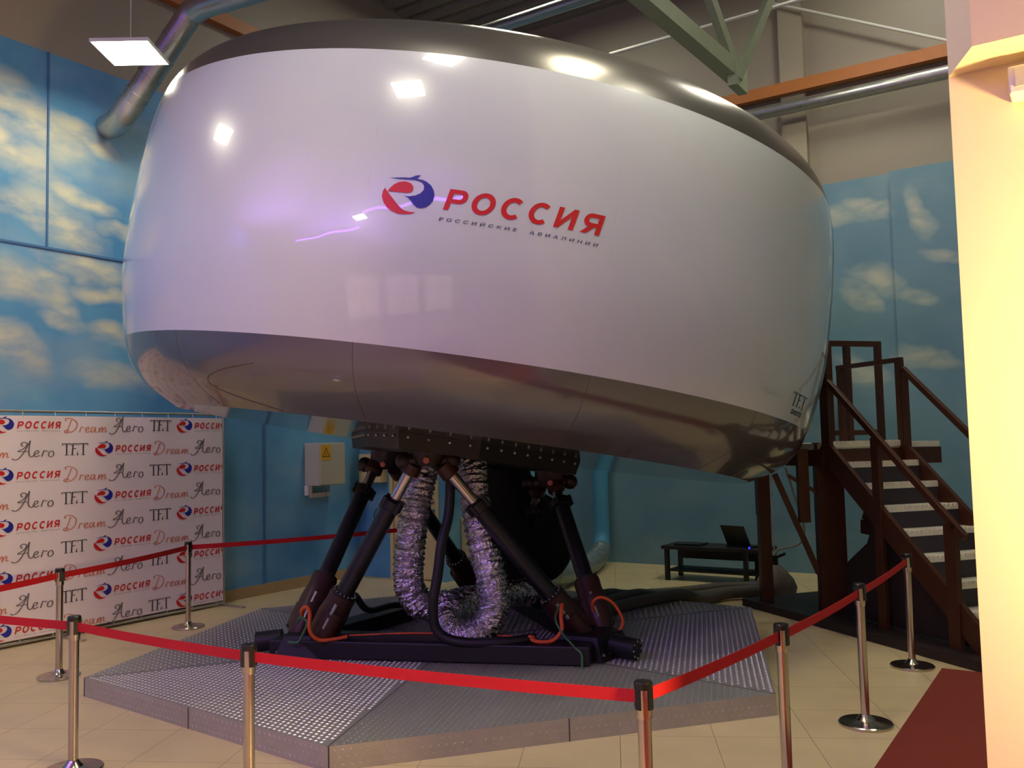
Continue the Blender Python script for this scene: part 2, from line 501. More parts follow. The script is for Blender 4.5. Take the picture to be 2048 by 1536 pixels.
def word_shapes():
    """Wide bold slanted capitals drawn as plain strokes; unit cap height, returned scaled to a 1 x 1 box."""
    T = 0.24; q = []
    def quad(*p): q.append((list(p), [(0, 1, 2, 3)]))
    def bar(x0, y0, x1, y1): quad((x0, y0), (x1, y0), (x1, y1), (x0, y1))
    def arc(cx, cy, rx, ry, a0, a1, t=T, n=28):
        vs = []; fs = []
        for k in range(n + 1):
            a = R(a0 + (a1 - a0) * k / n)
            vs += [(cx + rx * math.cos(a), cy + ry * math.sin(a)), (cx + (rx - t) * math.cos(a), cy + (ry - t * 0.88) * math.sin(a))]
            if k: fs.append((2 * k - 2, 2 * k - 1, 2 * k + 1, 2 * k))
        q.append((vs, fs))
    def bowl(x, d):      # half round bowl of the letter, d = direction it bulges
        bar(min(x, x + d * 0.36), 0.80, max(x, x + d * 0.36), 1.0); bar(min(x, x + d * 0.36), 0.34, max(x, x + d * 0.36), 0.54)
        arc(x + d * 0.36, 0.67, 0.34, 0.33, -90 if d > 0 else 90, 90 if d > 0 else 270, 0.235)
    x = 0.0
    bar(x, 0, x + T, 1); bowl(x + T - 0.01, 1); x += 1.18
    arc(x + 0.53, 0.5, 0.53, 0.53, 0, 360); x += 1.36
    for k in range(2):
        arc(x + 0.52, 0.5, 0.52, 0.53, 48, 312); x += 1.28
    bar(x, 0, x + T, 1); bar(x + 0.70, 0, x + 0.70 + T, 1); quad((x + T - 0.02, 0.0), (x + T - 0.02, 0.34), (x + 0.72, 1.0), (x + 0.72, 0.66)); x += 1.30
    bar(x + 0.68, 0, x + 0.68 + T, 1); bowl(x + 0.69, -1); quad((x - 0.04, 0), (x + 0.25, 0), (x + 0.58, 0.36), (x + 0.30, 0.36)); x += 0.92
    out = []
    for vs, fs in q:
        out.append(([((u + 0.22 * v) / (x + 0.22), v) for u, v in vs], fs))
    V = []; F = []
    for vs, fs in out:
        k = len(V); V += vs; F += [tuple(k + a for a in f) for f in fs]
    return V, F
WORD = word_shapes()
SUB = text_tris('РОССИЙСКИЕ  АВИАЛИНИИ', 0.2, 0.008, 1.75)
AERO = text_tris('aero', 0.1, 0.02, 1.0)

def tft_shapes():
    """Two thin serif T letters with a slanted F and a small wedge between them, in a unit box 1.7 wide, 1 high."""
    q = []
    def rect(x0, y0, x1, y1, sl=0.0):
        q.append(([(x0 + sl * y0, y0), (x1 + sl * y0, y0), (x1 + sl * y1, y1), (x0 + sl * y1, y1)], [(0, 1, 2, 3)]))
    rect(0.0, 0.93, 0.62, 1.0); rect(0.0, 0.82, 0.045, 0.95); rect(0.575, 0.82, 0.62, 0.95)
    rect(0.26, 0.0, 0.36, 0.95); rect(0.19, 0.0, 0.43, 0.05)
    rect(0.62, 0.0, 0.72, 1.0, 0.05); rect(0.54, 0.0, 0.80, 0.045, 0.0); rect(0.70, 0.92, 1.02, 1.0, 0.0); rect(0.72, 0.52, 0.92, 0.59, 0.0)
    q.append(([(1.02, 0.36), (0.94, 0.0), (1.06, 0.0)], [(0, 1, 2)]))
    rect(1.06, 0.93, 1.70, 1.0); rect(1.655, 0.82, 1.70, 0.95); rect(1.06, 0.82, 1.10, 0.95)
    rect(1.33, 0.0, 1.43, 0.95); rect(1.26, 0.0, 1.50, 0.05)
    return q
TFT = tft_shapes()

SCRIPT_DREAM = [
    [(0.10, 0.78), (0.06, 0.90), (0.16, 0.97), (0.34, 0.92), (0.50, 0.70), (0.48, 0.36), (0.32, 0.10), (0.10, 0.02), (0.02, 0.10), (0.10, 0.20), (0.24, 0.12)],
    [(0.30, 0.86), (0.24, 0.60), (0.17, 0.30), (0.10, 0.04)],
    [(0.60, 0.06), (0.66, 0.36), (0.68, 0.40), (0.76, 0.36), (0.80, 0.38)],
    [(0.84, 0.20), (0.94, 0.26), (0.96, 0.38), (0.88, 0.38), (0.83, 0.20), (0.88, 0.06), (1.00, 0.14)],
    [(1.20, 0.36), (1.10, 0.38), (1.04, 0.18), (1.08, 0.06), (1.18, 0.22), (1.22, 0.38), (1.20, 0.10), (1.28, 0.10)],
    [(1.34, 0.06), (1.38, 0.36), (1.36, 0.10), (1.46, 0.38), (1.50, 0.30), (1.48, 0.06), (1.52, 0.24), (1.60, 0.38), (1.63, 0.30), (1.62, 0.10), (1.70, 0.12)]]
SCRIPT_AERO = [
    [(-0.12, 0.02), (-0.04, -0.06), (0.10, 0.04), (0.26, 0.42), (0.42, 0.98)],
    [(0.42, 0.98), (0.39, 0.60), (0.39, 0.22), (0.47, 0.08), (0.55, 0.20)],
    [(0.20, 0.66), (0.15, 0.80), (0.24, 0.90), (0.33, 0.78), (0.22, 0.54), (0.06, 0.40), (0.18, 0.38), (0.40, 0.40)],
    [(0.56, 0.22), (0.66, 0.28), (0.68, 0.40), (0.60, 0.40), (0.55, 0.22), (0.60, 0.08), (0.72, 0.16)],
    [(0.78, 0.08), (0.84, 0.38), (0.86, 0.42), (0.94, 0.38), (0.98, 0.40)],
    [(1.10, 0.40), (1.02, 0.32), (1.00, 0.14), (1.08, 0.06), (1.16, 0.18), (1.14, 0.36), (1.10, 0.40)]]

# ------------------------------------------------------------------ the hall
YB, YD, XL = 12.9, 10.07, -9.35
struct('floor', B().bx(XL - 0.2, 7.2, -10, YB + 0.2, -0.2, 0.0), M['tile'])
# corrugated roof deck: ribs run parallel to the back wall
dk = B(); y = -10.0; prof = []
while y < YB:
    prof += [(y, 9.0), (y + 0.16, 9.0), (y + 0.2, 9.09), (y + 0.3, 9.09), (y + 0.34, 9.0)]
    y += 0.34
vs = []; fs = []
for (yy, zz) in prof:
    vs += [(XL - 0.2, yy, zz), (7.2, yy, zz)]
for i in range(len(prof) - 1):
    fs.append((2 * i, 2 * i + 1, 2 * i + 3, 2 * i + 2))
dk.add(vs, fs)
dk.bx(XL - 0.2, 7.2, -10, YB + 0.2, 9.12, 9.2)
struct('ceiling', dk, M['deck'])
struct('wall_left', B().bx(XL - 0.2, XL, -10, YB + 0.2, 0, 9.1), M['mural_left'])
struct('wall_back', B().bx(XL, 7.2, YB, YB + 0.2, 0, 9.1), M['mural_back'])
# room box in the left corner whose front holds the cream door
dw = B()
dw.bx(XL, -8.76, YD, YD + 0.15, 0, 3.4).bx(-7.86, -7.75, YD, YD + 0.15, 0, 3.4).bx(-8.76, -7.86, YD, YD + 0.15, 2.12, 3.4)
dw.bx(XL, -7.9, YD + 0.15, YB, 3.3, 3.4)
struct('wall_rear_left', dw, M['mural_left'])
struct('wall_recess', B().bx(-7.9, -7.75, YD + 0.15, YB, 0, 3.4), M['mural_left'])
struct('wall_far_right', B().bx(4.0, 4.2, 3.6, YB, 0, 9.1), M['mural_side'])
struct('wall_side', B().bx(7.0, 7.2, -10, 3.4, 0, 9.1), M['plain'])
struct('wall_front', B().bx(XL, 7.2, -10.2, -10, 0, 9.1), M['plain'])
bb = B()
bb.bx(XL, XL + 0.02, -10, YD, 0, 0.14)
struct('baseboard_left', bb, M['baseboard'])
# raised joints that divide the painted left wall into panels
struct('trim_1', B().bx(XL, XL + 0.015, 5.24, 5.26, 4.12, 6.26), M['groove'])
struct('trim_2', B().bx(XL, XL + 0.015, -2.0, YB, 4.095, 4.12), M['groove'])
struct('trim_3', B().bx(XL, XL + 0.015, 8.2, 8.23, 0.14, 4.1), M['groove'])
# shallow piers on the back wall
struct('trim_4', B().bx(-2.22, 4.0, YB - 0.1, YB, 0, 5.45), M['mural_back'])
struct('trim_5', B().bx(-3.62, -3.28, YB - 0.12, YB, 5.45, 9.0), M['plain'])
struct('trim_6', B().bx(-3.0, 4.0, YB - 0.13, YB - 0.1, 0, 2.62), M['mural_back'])
# cream door with frame and lever handle
d = obj('door_1', B().bx(-8.70, -7.91, YD + 0.03, YD + 0.075, 0.01, 2.06), M['box_cream'])
d['kind'] = 'structure'
fr = B()
fr.bx(-8.76, -8.70, YD - 0.012, YD + 0.1, 0, 2.12).bx(-7.92, -7.86, YD - 0.012, YD + 0.1, 0, 2.12).bx(-8.70, -7.92, YD - 0.012, YD + 0.1, 2.06, 2.12)
obj('door_frame', fr, M['box_cream'], d)
hd = B()
hd.cyl((-7.97, YD + 0.03, 1.1), (-7.97, YD + 0.0, 1.1), 0.026, n=14)
hd.cyl((-7.97, YD + 0.03, 0.98), (-7.97, YD + 0.015, 0.98), 0.026, n=14)
hd.tube([(-7.97, YD, 1.1), (-7.97, YD - 0.04, 1.1), (-8.1, YD - 0.045, 1.1)], 0.009, 8)
obj('door_handle', hd, M['chrome'], d, smooth=40)
# near wall end on the right with a boxed bulkhead over it
wr = B()
wr.prism([(-0.37, 3.3), (1.6, 3.3), (1.6, 3.6), (-0.37, 3.6)], 0, 3.1)
wr.prism([(-0.37, 3.3), (-0.275, 3.08), (1.6, 3.08), (1.6, 3.6), (-0.37, 3.6)], 3.1, 9.0)
wr.bx(1.6, 7.0, 3.3, 3.6, 0, 9.0)
struct('wall_right', wr, M['warm_wall'])
# roof steel along the walls
struct('trim_7', B().bx(XL, XL + 0.12, -10, YB, 7.40, 7.57), M['orange'])
struct('trim_8', B().bx(-6.0, 4.0, YB - 0.22, YB - 0.1, 6.80, 6.97), M['orange'])

# assumed lit shop windows, unseen behind the camera, added for reflections in the shell
for i, (x0, x1) in enumerate(((-3.2, -0.6), (0.0, 2.6), (3.2, 5.8))):
    w = obj('window_%d' % (i + 1), B().bx(x0, x1, -9.96, -9.92, 0.4, 3.6), M['assumed_shop_glow'])
    w['kind'] = 'structure'
    f = B()
    for xx in (x0, (x0 + x1) / 2, x1):
        f.bx(xx - 0.04, xx + 0.04, -9.98, -9.88, 0.3, 3.7)
    for zz in (0.36, 2.4, 3.64):
        f.bx(x0, x1, -9.98, -9.88, zz - 0.04, zz + 0.04)
    obj('window_frame', f, M['dark_steel'], w)

# ------------------------------------------------------------------ lamps
led = thing('ceiling_light', 'square white LED panel glowing at the upper left by the sky wall', 'light', (-7.95, 5.30, 5.90), 'square LED ceiling lights')
b = B()
for sx in (-1, 1):
    b.bx(sx * 0.275, sx * 0.285, -0.285, 0.285, -0.004, 0.02)
    b.bx(-0.275, 0.275, sx * 0.275, sx * 0.285, -0.004, 0.02)
b.bx(-0.285, 0.285, -0.285, 0.285, 0.012, 0.03)
ORG[led.name] = Vector((0, 0, 0))
obj('light_frame', b, M['led_frame'], led)
obj('diffuser', B().bx(-0.275, 0.275, -0.275, 0.275, 0.0, 0.01), M['led'], led)
obj('hanging_rod', B().cyl((0, 0, 0.02), (0, 0, 2.95), 0.005, n=8), M['led_frame'], led)
led.rotation_euler = (0, 0, R(34))
for (x, y, t) in ((-7.71, 1.87, 'square LED panel hanging over the left of the barrier, mirrored small in the white shell'),
                  (-3.19, 2.63, 'square LED panel over the front of the platform, mirrored large in the white shell'),
                  (-2.17, 5.6, 'square LED panel over the right side of the capsule roof'),
                  (-3.0, -3.4, 'assumed square LED panel far behind the front barrier posts')):  # last one is an assumed extra lamp, unseen behind the camera
    copy_thing(led, (x, y, 6.2), t, R(34))
copy_thing(led, (-2.74, 10.5, 7.3), 'square LED panel high over the landing of the brown staircase', R(34))
hb = thing('fill_light', 'large added warm white fill light over the front of the capsule', 'light', (0, 0, 0), 'added fill lights under the roof deck')  # unseen lights added under the roof to brighten the hall
b = B()
for sx in (-1, 1):
    b.bx(sx * 0.45, sx * 0.48, -0.48, 0.48, -0.02, 0.10)
    b.bx(-0.45, 0.45, sx * 0.45, sx * 0.48, -0.02, 0.10)
b.bx(-0.48, 0.48, -0.48, 0.48, 0.06, 0.12)
obj('light_frame', b, M['led_frame'], hb)
obj('diffuser', B().bx(-0.45, 0.45, -0.45, 0.45, 0.0, 0.03), M['fill_lamp'], hb)
hb.location = (-2.3, 2.4, 8.8)
for (x, y, t) in ((1.2, 6.4, 'large added warm white fill light right of the capsule'),
                  (-6.6, 10.4, 'large added warm white fill light behind the capsule near the door wall'),
                  (-1.6, 10.8, 'large added warm white fill light over the staircase')):
    copy_thing(hb, (x, y, 8.8), t)
# added white soffit behind the camera, bouncing violet light from three added fill troughs
struct('added_soffit', B().bx(XL, 7.0, -10.0, -0.6, 6.7, 6.85), M['white_plastic'])
for k, (x, y, sx, e) in enumerate(((-7.2, -3.4, 3.2, 1.0), (-3.4, -5.4, 3.2, 1.0), (-1.0, -8.2, 3.2, 0.6))):
    t = thing('fill_trough', ('added violet fill trough nearest the left wall behind the barrier', 'added violet fill trough under the middle of the added soffit', 'added violet fill trough in front of the assumed shop windows')[k], 'light', (x, y, 5.2), 'added violet fill lights')
    obj('trough', B().bx(x - sx / 2, x + sx / 2, y - 0.22, y + 0.22, 5.1, 5.13).bx(x - sx / 2, x + sx / 2, y - 0.22, y - 0.2, 5.13, 5.22).bx(x - sx / 2, x + sx / 2, y + 0.2, y + 0.22, 5.13, 5.22), M['led_frame'], t)
    al = bpy.data.lights.new('violet_fill', 'AREA'); al.shape = 'RECTANGLE'; al.size = sx * 0.95; al.size_y = 0.3  # added area light facing up, tints the shell violet off the soffit
    al.energy = VIOLET_FILL_POWER * e; al.color = (0.42, 0.20, 1.0)
    ao = bpy.data.objects.new('violet_fill', al); COL.objects.link(ao)
    ao.location = (x, y, 5.16); ao.rotation_euler = (math.pi, 0, 0)

def wavy(p, q, n=40, amp=0.16, waves=2.0):
    p = Vector(p); q = Vector(q); d = q - p; nrm = Vector((-d.y, d.x, 0)).normalized()
    return [p + d * (i / n) + nrm * amp * math.sin(2 * math.pi * waves * i / n) for i in range(n + 1)]
tag(obj('strip_light', B().tube(wavy((-6.71, -7.15, 6.2), (-2.85, -4.7, 6.2)), 0.05, 8), M['violet'], None, (-4.8, -5.9, 6.2), 60), 'wavy violet strip light under the mall ceiling, longer and farther one', 'strip light', 'violet strip lights')
tag(obj('strip_light', B().tube(wavy((-2.97, -2.93, 6.2), (0.59, -0.71, 6.2)), 0.04, 8), M['violet'], None, (-1.2, -1.8, 6.2), 60), 'wavy violet strip light under the mall ceiling, nearer one', 'strip light', 'violet strip lights')
# assumed warm lamp close to the cream wall, out of frame to the right
wl = bpy.data.lights.new('assumed_warm_lamp', 'AREA')
wl.energy = WARM_POWER; wl.shape = 'DISK'; wl.size = 0.35; wl.color = (1.0, 0.70, 0.26)
wlo = bpy.data.objects.new('assumed_warm_lamp', wl); COL.objects.link(wlo)
wlo.location = (1.25, 2.88, 1.9)
wlo.rotation_euler = (Vector((0.2, 3.3, 2.0)) - Vector(wlo.location)).to_track_quat('-Z', 'Y').to_euler()

# ------------------------------------------------------------------ the simulator capsule
CAP_O = Vector((-5.0179, 7.0158, 1.8685))
CAP_A, CAP_B, CAP_N = 3.334, 2.7226, 1.936
_y, _r = R(51.656), R(8.9925)
_ex = Vector((math.cos(_y), math.sin(_y), 0)); CAP_Y = Vector((-math.sin(_y), math.cos(_y), 0))
CAP_X = _ex * math.cos(_r) - Vector((0, 0, 1)) * math.sin(_r)
CAP_Z = CAP_X.cross(CAP_Y).normalized()
PROF = [(0.608, 0.0), (0.529, 0.044), (0.449, 0.087), (0.373, 0.133), (0.306, 0.188), (0.251, 0.245), (0.204, 0.304), (0.163, 0.382), (0.124, 0.496), (0.084, 0.649), (0.046, 0.834), (0.015, 1.048), (0.0, 1.292), (-0.002, 1.595), (0.006, 1.946), (0.032, 2.288), (0.082, 2.559), (0.162, 2.739), (0.267, 2.864), (0.388, 2.95), (0.516, 3.018), (0.72, 3.075), (1.0, 3.115), (1.5, 3.15), (2.1, 3.17), (2.65, 3.175)]
PD = np.array([p[0] for p in PROF]); PZ = np.array([p[1] for p in PROF])

def cap_pt(th, w, off=0.0, d=None):
    """Point of the shell at angle th (degrees) and height w above its floor, in world space."""
    if d is None:
        d = float(np.interp(w, PZ, PD))
    a = R(th); c, s_ = math.cos(a), math.sin(a)
    e = CAP_N / 2
    c2 = math.copysign(abs(c) ** e, c); s2 = math.copysign(abs(s_) ** e, s_)
    t = math.atan2(s2, c2); c, s_ = math.cos(t), math.sin(t)
    x = (CAP_A - d) * math.copysign(abs(c) ** (2 / CAP_N), c)
    y = (CAP_B - d) * math.copysign(abs(s_) ** (2 / CAP_N), s_)
    y *= 1 - 0.0108 * x / CAP_A
    if off:
        n = Vector((x / (CAP_A - d) ** 2, y / (CAP_B - d) ** 2, 0)).normalized()
        k = (float(np.interp(w + 0.02, PZ, PD)) - float(np.interp(w - 0.02, PZ, PD))) / 0.04
        n = Vector((n.x, n.y, k)).normalized()
        return CAP_O + CAP_X * (x + n.x * off) + CAP_Y * (y + n.y * off) + CAP_Z * (w + n.z * off)
    return CAP_O + CAP_X * x + CAP_Y * y + CAP_Z * w

def loc_pt(x, y, w):
    return CAP_O + CAP_X * x + CAP_Y * y + CAP_Z * w

SIM = thing('flight_simulator', 'big white and silver flight simulator capsule standing on six black actuator legs', 'flight simulator', (-5.1, 6.8, 0.145))

def smooth_rows(i0, i1, sub=3):
    """Catmull rows of the profile between knot i0 and i1."""
    rows = []
    for i in range(i0, i1):
        p1, p2 = PROF[i], PROF[i + 1]
        p0 = PROF[i - 1] if i > 0 else (2 * p1[0] - p2[0], 2 * p1[1] - p2[1])
        p3 = PROF[i + 2] if i + 2 < len(PROF) else (2 * p2[0] - p1[0], 2 * p2[1] - p1[1])
        for k in range(sub):
            t = k / sub
            f = lambda a, b_, c, d_: 0.5 * (2 * b_ + (c - a) * t + (2 * a - 5 * b_ + 4 * c - d_) * t * t + (3 * b_ - a - 3 * c + d_) * t ** 3)
            rows.append((f(p0[0], p1[0], p2[0], p3[0]), f(p0[1], p1[1], p2[1], p3[1])))
    rows.append(PROF[i1])
    return rows

def band(rows, t0=-180.0, t1=180.0, n=240, closed=True, off=0.0):
    b = B(); vs = []
    m = n if closed else n + 1
    for (dd, w) in rows:
        for j in range(m):
            vs.append(cap_pt(t0 + (t1 - t0) * j / n, w, 0.0, dd - off))
    fs = []
    for i in range(len(rows) - 1):
        for j in range(n):
            k = (j + 1) % m
            fs.append((i * m + j, i * m + k, (i + 1) * m + k, (i + 1) * m + j))
    return b.add(vs, fs)

PANEL0, PANEL1 = -202.0, -36.5
obj('belly_shell', band(smooth_rows(0, 8)), M['belly'], SIM, smooth=60)
panel = obj('screen_skin', band(smooth_rows(8, 16), PANEL0, PANEL1, 160, False), M['white_panel'], SIM, smooth=60)
obj('rear_skin', band(smooth_rows(8, 16), PANEL1, PANEL0 + 360.0, 110, False), M['silver'], SIM, smooth=60)
rb = band(smooth_rows(16, len(PROF) - 1))
nn = 240; last = len(rb.v) - nn
rb.f.append(tuple(last + j for j in range(nn))); rb.m.append(0)
obj('roof_shell', rb, M['silver'], SIM, smooth=60)
ub = B(); ub.add([cap_pt(360.0 * j / 240 - 180.0, 0.0, 0, 0.608) for j in range(240)], [tuple(range(239, -1, -1))])
obj('underside_plate', ub, M['under'], SIM)
# joints between the shell sections
for th, w0, w1 in ((-120.0, 0.02, 0.49), (-90.0, 0.02, 0.49), (-60.0, 0.02, 0.49), (-150.0, 0.02, 0.49)):
    obj('shell_seam', B().tube([cap_pt(th, w0 + (w1 - w0) * k / 12, 0.0005) for k in range(13)], 0.0022, 6), M['seam'], SIM)
obj('shell_seam', B().tube([cap_pt(-135.0 - 11.5 * math.sin(math.pi * k / 30), 0.30 - 0.29 * k / 30, 0.0005) for k in range(31)], 0.004, 6), M['seam'], SIM)
for th in (-120.0, -90.0):
    obj('skin_seam', B().tube([cap_pt(th, 0.5 + 2.05 * k / 30, -0.0004) for k in range(31)], 0.0012, 6), M['pale_print'], SIM)

def on_panel(tris, th0, th1, w0, h, b, mi=0, off=0.005):
    vs, fs = tris
    b.add([cap_pt(th0 + (th1 - th0) * x, w0 + y * h, off) for x, y in vs], fs, mi)
em = B()
for poly, mi in ((EMBLEM_UP, 0), (EMBLEM_LOW, 0), (EMBLEM_PLANE, 1)):
    vs, fs = poly_tris(poly)
    em.add([cap_pt(-115.04 + x / 0.0564, 1.508 + y, 0.005) for x, y in vs], fs, mi)
def sub_part(name, b, mats, parent):
    return obj(name, b, mats, parent)
o = sub_part('emblem', em, [M['red_print'], M['blue_print']], panel)
wbd = B(); on_panel(WORD, -110.63, -91.3, 1.436, 0.146, wbd)
on_panel(SUB, -110.95, -91.8, 1.358, 0.029, wbd, 1)
sub_part('lettering', wbd, [M['red_print'], M['navy_print']], panel)
wbd = B()
for t in TFT:
    vs, fs = t
    on_panel(([(x / 1.7, y) for x, y in vs], fs), -50.6, -43.2, 0.628, 0.112, wbd)
on_panel(AERO, -49.4, -43.8, 0.565, 0.040, wbd)
sub_part('maker_logo', wbd, M['grey_print'], panel)
wbd = B()
for st in SCRIPT_DREAM + [[(x + 1.9, y) for x, y in s_] for s_ in SCRIPT_AERO]:
    vs, fs = ribbon_tris(st, 0.05)
    on_panel(([(x / 3.1, y) for x, y in vs], fs), -60.0, -55.3, 0.648, 0.05, wbd)
sub_part('script_logo', wbd, M['pale_print'], panel)

# mounting frame under the capsule
mf = B()
poly = [(-1.12, -0.35), (-0.98, -1.12), (-0.30, -1.18), (0.92, -0.40), (1.00, 0.45), (-0.45, 1.15), (-1.05, 1.0)]
n_ = len(poly)
top = [loc_pt(x, y, -0.001) for x, y in poly]; bot = [loc_pt(x * 0.97, y * 0.97, -0.135) for x, y in poly]
mf.add(top + bot, [tuple(range(n_)), tuple(range(2 * n_ - 1, n_ - 1, -1))] + [(i, n_ + i, n_ + (i + 1) % n_, (i + 1) % n_) for i in range(n_)])
for i in range(n_):
    a, c = Vector(poly[i]), Vector(poly[(i + 1) % n_])
    k = max(2, int((c - a).length / 0.17))
    for j in range(k):
        q = a + (c - a) * (j + 0.5) / k
        mf.sphere(loc_pt(q.x * 1.004, q.y * 1.004, -0.035), 0.012, 8, mi=1)
mount = obj('mounting_frame', mf, [M['dark_steel'], M['bolt']], SIM)
UF, UL, UR = Vector((-4.72, 5.91, 1.78)), Vector((-5.93, 6.75, 1.73)), Vector((-4.53, 7.55, 1.52))
for p in (UF, UL, UR):
    yk = B()
    up = p + CAP_Z * 0.14
    yk.tube([up + CAP_Z * 0.04, p + CAP_Z * 0.03, p - CAP_Z * 0.05], [0.16, 0.15, 0.10], 14)
    t = Vector((0.836, 0.549, 0))
    yk.cyl(p - t * 0.2, p + t * 0.2, 0.055, n=14)
    yk.sphere(p - t * 0.2, 0.075, 12); yk.sphere(p + t * 0.2, 0.075, 12)
    j = obj('upper_joint', yk, M['joint'], SIM, smooth=45)
    obj('joint_pin', B().cyl(p + Vector((0.5462, -0.835, 0)) * 0.17 - CAP_Z * 0.0, p + Vector((0.5462, -0.835, 0)) * 0.1, 0.026, n=12), M['pin'], j, smooth=45)

# base triangle with feet
FL, FR, FB = Vector((-5.86, 5.58, 0.3)), Vector((-3.70, 6.82, 0.3)), Vector((-5.95, 8.55, 0.3))
bf = B()
A0, A1 = Vector((-6.02, 5.42, 0.225)), Vector((-3.50, 6.42, 0.225))
bf.bar(A0, A1, 0.26, 0.15)
bf.bar((-5.98, 5.65, 0.215), (-6.1, 8.5, 0.215), 0.24, 0.14)
bf.bar((-3.62, 6.8, 0.215), (-5.8, 8.62, 0.215), 0.24, 0.14)
base = obj('base_frame', bf, M['dark_steel'], SIM, bevel=0.012)
tr = B(); dd = (A1 - A0).normalized()
tr.bar(A0 + dd * 0.55 + Vector((0.0, 0.03, 0.095)), A1 - dd * 0.75 + Vector((0, 0.03, 0.095)), 0.12, 0.05)
obj('cable_tray', tr, M['black_tube'], base)
def foot(p, out, name='foot_block'):
    f = B()
    out = Vector(out).normalized(); side = Vector((-out.y, out.x, 0))
    z = Vector((0, 0, 1))
    def P(a, s_, h):
        return (p.x + out.x * a + side.x * s_, p.y + out.y * a + side.y * s_, h)
    f.add([P(-0.28, -0.30, 0.15), P(0.22, -0.26, 0.15), P(0.22, 0.26, 0.15), P(-0.28, 0.30, 0.15), P(-0.24, -0.26, 0.33), P(0.14, -0.2, 0.33), P(0.14, 0.2, 0.33), P(-0.24, 0.26, 0.33)],
          [(3, 2, 1, 0), (4, 5, 6, 7), (0, 1, 5, 4), (1, 2, 6, 5), (2, 3, 7, 6), (3, 0, 4, 7)])
    f.cyl(P(0.20, -0.05, 0.26), P(0.42, -0.05, 0.24), 0.085, n=18)
    q = f
    for k in range(8):
        a = 2 * math.pi * k / 8
        q.sphere(P(0.425, -0.05 + 0.065 * math.cos(a), 0.24 + 0.065 * math.sin(a)), 0.009, 6, mi=1)
    for k in range(5):
        q.sphere(P(0.20, -0.2 + 0.1 * k, 0.2), 0.014, 6, mi=1)
    obj(name, f, [M['dark_steel'], M['bolt']], SIM, smooth=40)
foot(Vector((-5.86, 5.60, 0)), (-0.80, -0.6, 0))
foot(Vector((-3.62, 6.70, 0)), (0.95, -0.05, 0))
foot(Vector((-5.95, 8.55, 0)), (-0.5, 0.85, 0))

def actuator(p, q, f_ring, f_col, f_yoke):
    p = Vector(p); q = Vector(q); d = q - p
    at = lambda t: p + d * t
    u = d.normalized(); x = u.cross(Vector((0, 0, 1))).normalized(); y = x.cross(u)
    hb = B()
    hb.tube([at(0.0) - u * 0.06, at(0.02), at(f_ring * 0.55), at(f_ring * 0.8), at(f_ring)], [0.09, 0.125, 0.13, 0.115, 0.118], 16)
    # belt cover bulge and drive motor on the side of the housing
    c = at(f_ring * 0.42)
    hb.tube([c - u * 0.17 + y * -0.03 + x * 0.05, c + u * 0.10 - y * 0.03 + x * 0.05], 0.095, 14)
    hb.tube([c - u * 0.2 - x * 0.09, c + u * 0.02 - x * 0.09], 0.075, 14)
    act = obj('actuator', B().tube([at(f_ring), at(f_ring + 0.01), at(f_col - 0.02), at(f_col)], [0.078, 0.076, 0.074, 0.074], 20), M['black_tube'], SIM, smooth=40)
    obj('gear_housing', hb, M['gear'], act, smooth=45)
    rg = B()
    rg.tube([at(f_ring) - u * 0.02, at(f_ring) + u * 0.02], 0.112, 22)
    bt = rg
    for k in range(16):
        a = 2 * math.pi * k / 16
        bt.sphere(at(f_ring) + u * 0.022 + (x * math.cos(a) + y * math.sin(a)) * 0.097, 0.0095, 6, mi=1)
    obj('flange', rg, [M['dark_steel'], M['bolt']], act, smooth=40)
    cb = B(); cc = at(f_col)
    cb.tube([cc - u * 0.05, cc - u * 0.04, cc + u * 0.03, cc + u * 0.05], [0.08, 0.096, 0.096, 0.07], 18)
    for k in range(4):
        a = 2 * math.pi * k / 4 + 0.6
        cb.cyl(cc + (x * math.cos(a) + y * math.sin(a)) * 0.092 - u * 0.05, cc + (x * math.cos(a) + y * math.sin(a)) * 0.092 + u * 0.045, 0.022, n=10)
    obj('collar', cb, M['black_tube'], act, smooth=40)
    obj('piston_rod', B().cyl(cc, at(f_yoke + 0.03), 0.048, n=20), M['chrome'], act, smooth=40)
    yb = B()
    yb.tube([at(f_yoke), at(f_yoke) + u * 0.012, at(0.985)], [0.066, 0.085, 0.082], 16)
    obj('rod_end', yb, M['gear'], act, smooth=40)
    # plug connectors on the housing
    pb = B()
    for k in range(2):
        e = at(f_ring * (0.25 + 0.33 * k)) + Vector((0.5462, -0.835, 0)) * 0.135
        pb.cyl(e, e + u * 0.10, 0.016, n=8)
    obj('plug', pb, M['bolt'], act, smooth=40)
    return act
actuator((-5.93, 5.62, 0.32), (-5.97, 6.68, 1.75), 0.29, 0.81, 0.93)
actuator((-5.62, 5.56, 0.32), (-4.82, 5.86, 1.77), 0.24, 0.76, 0.93)
actuator((-3.80, 6.76, 0.32), (-4.62, 5.96, 1.76), 0.20, 0.74, 0.92)
actuator((-3.72, 7.00, 0.32), (-4.46, 7.52, 1.52), 0.28, 0.84, 0.93)
actuator((-5.70, 8.62, 0.32), (-4.62, 7.50, 1.50), 0.24, 0.80, 0.93)
actuator((-6.12, 8.44, 0.32), (-5.86, 6.80, 1.71), 0.24, 0.74, 0.93)

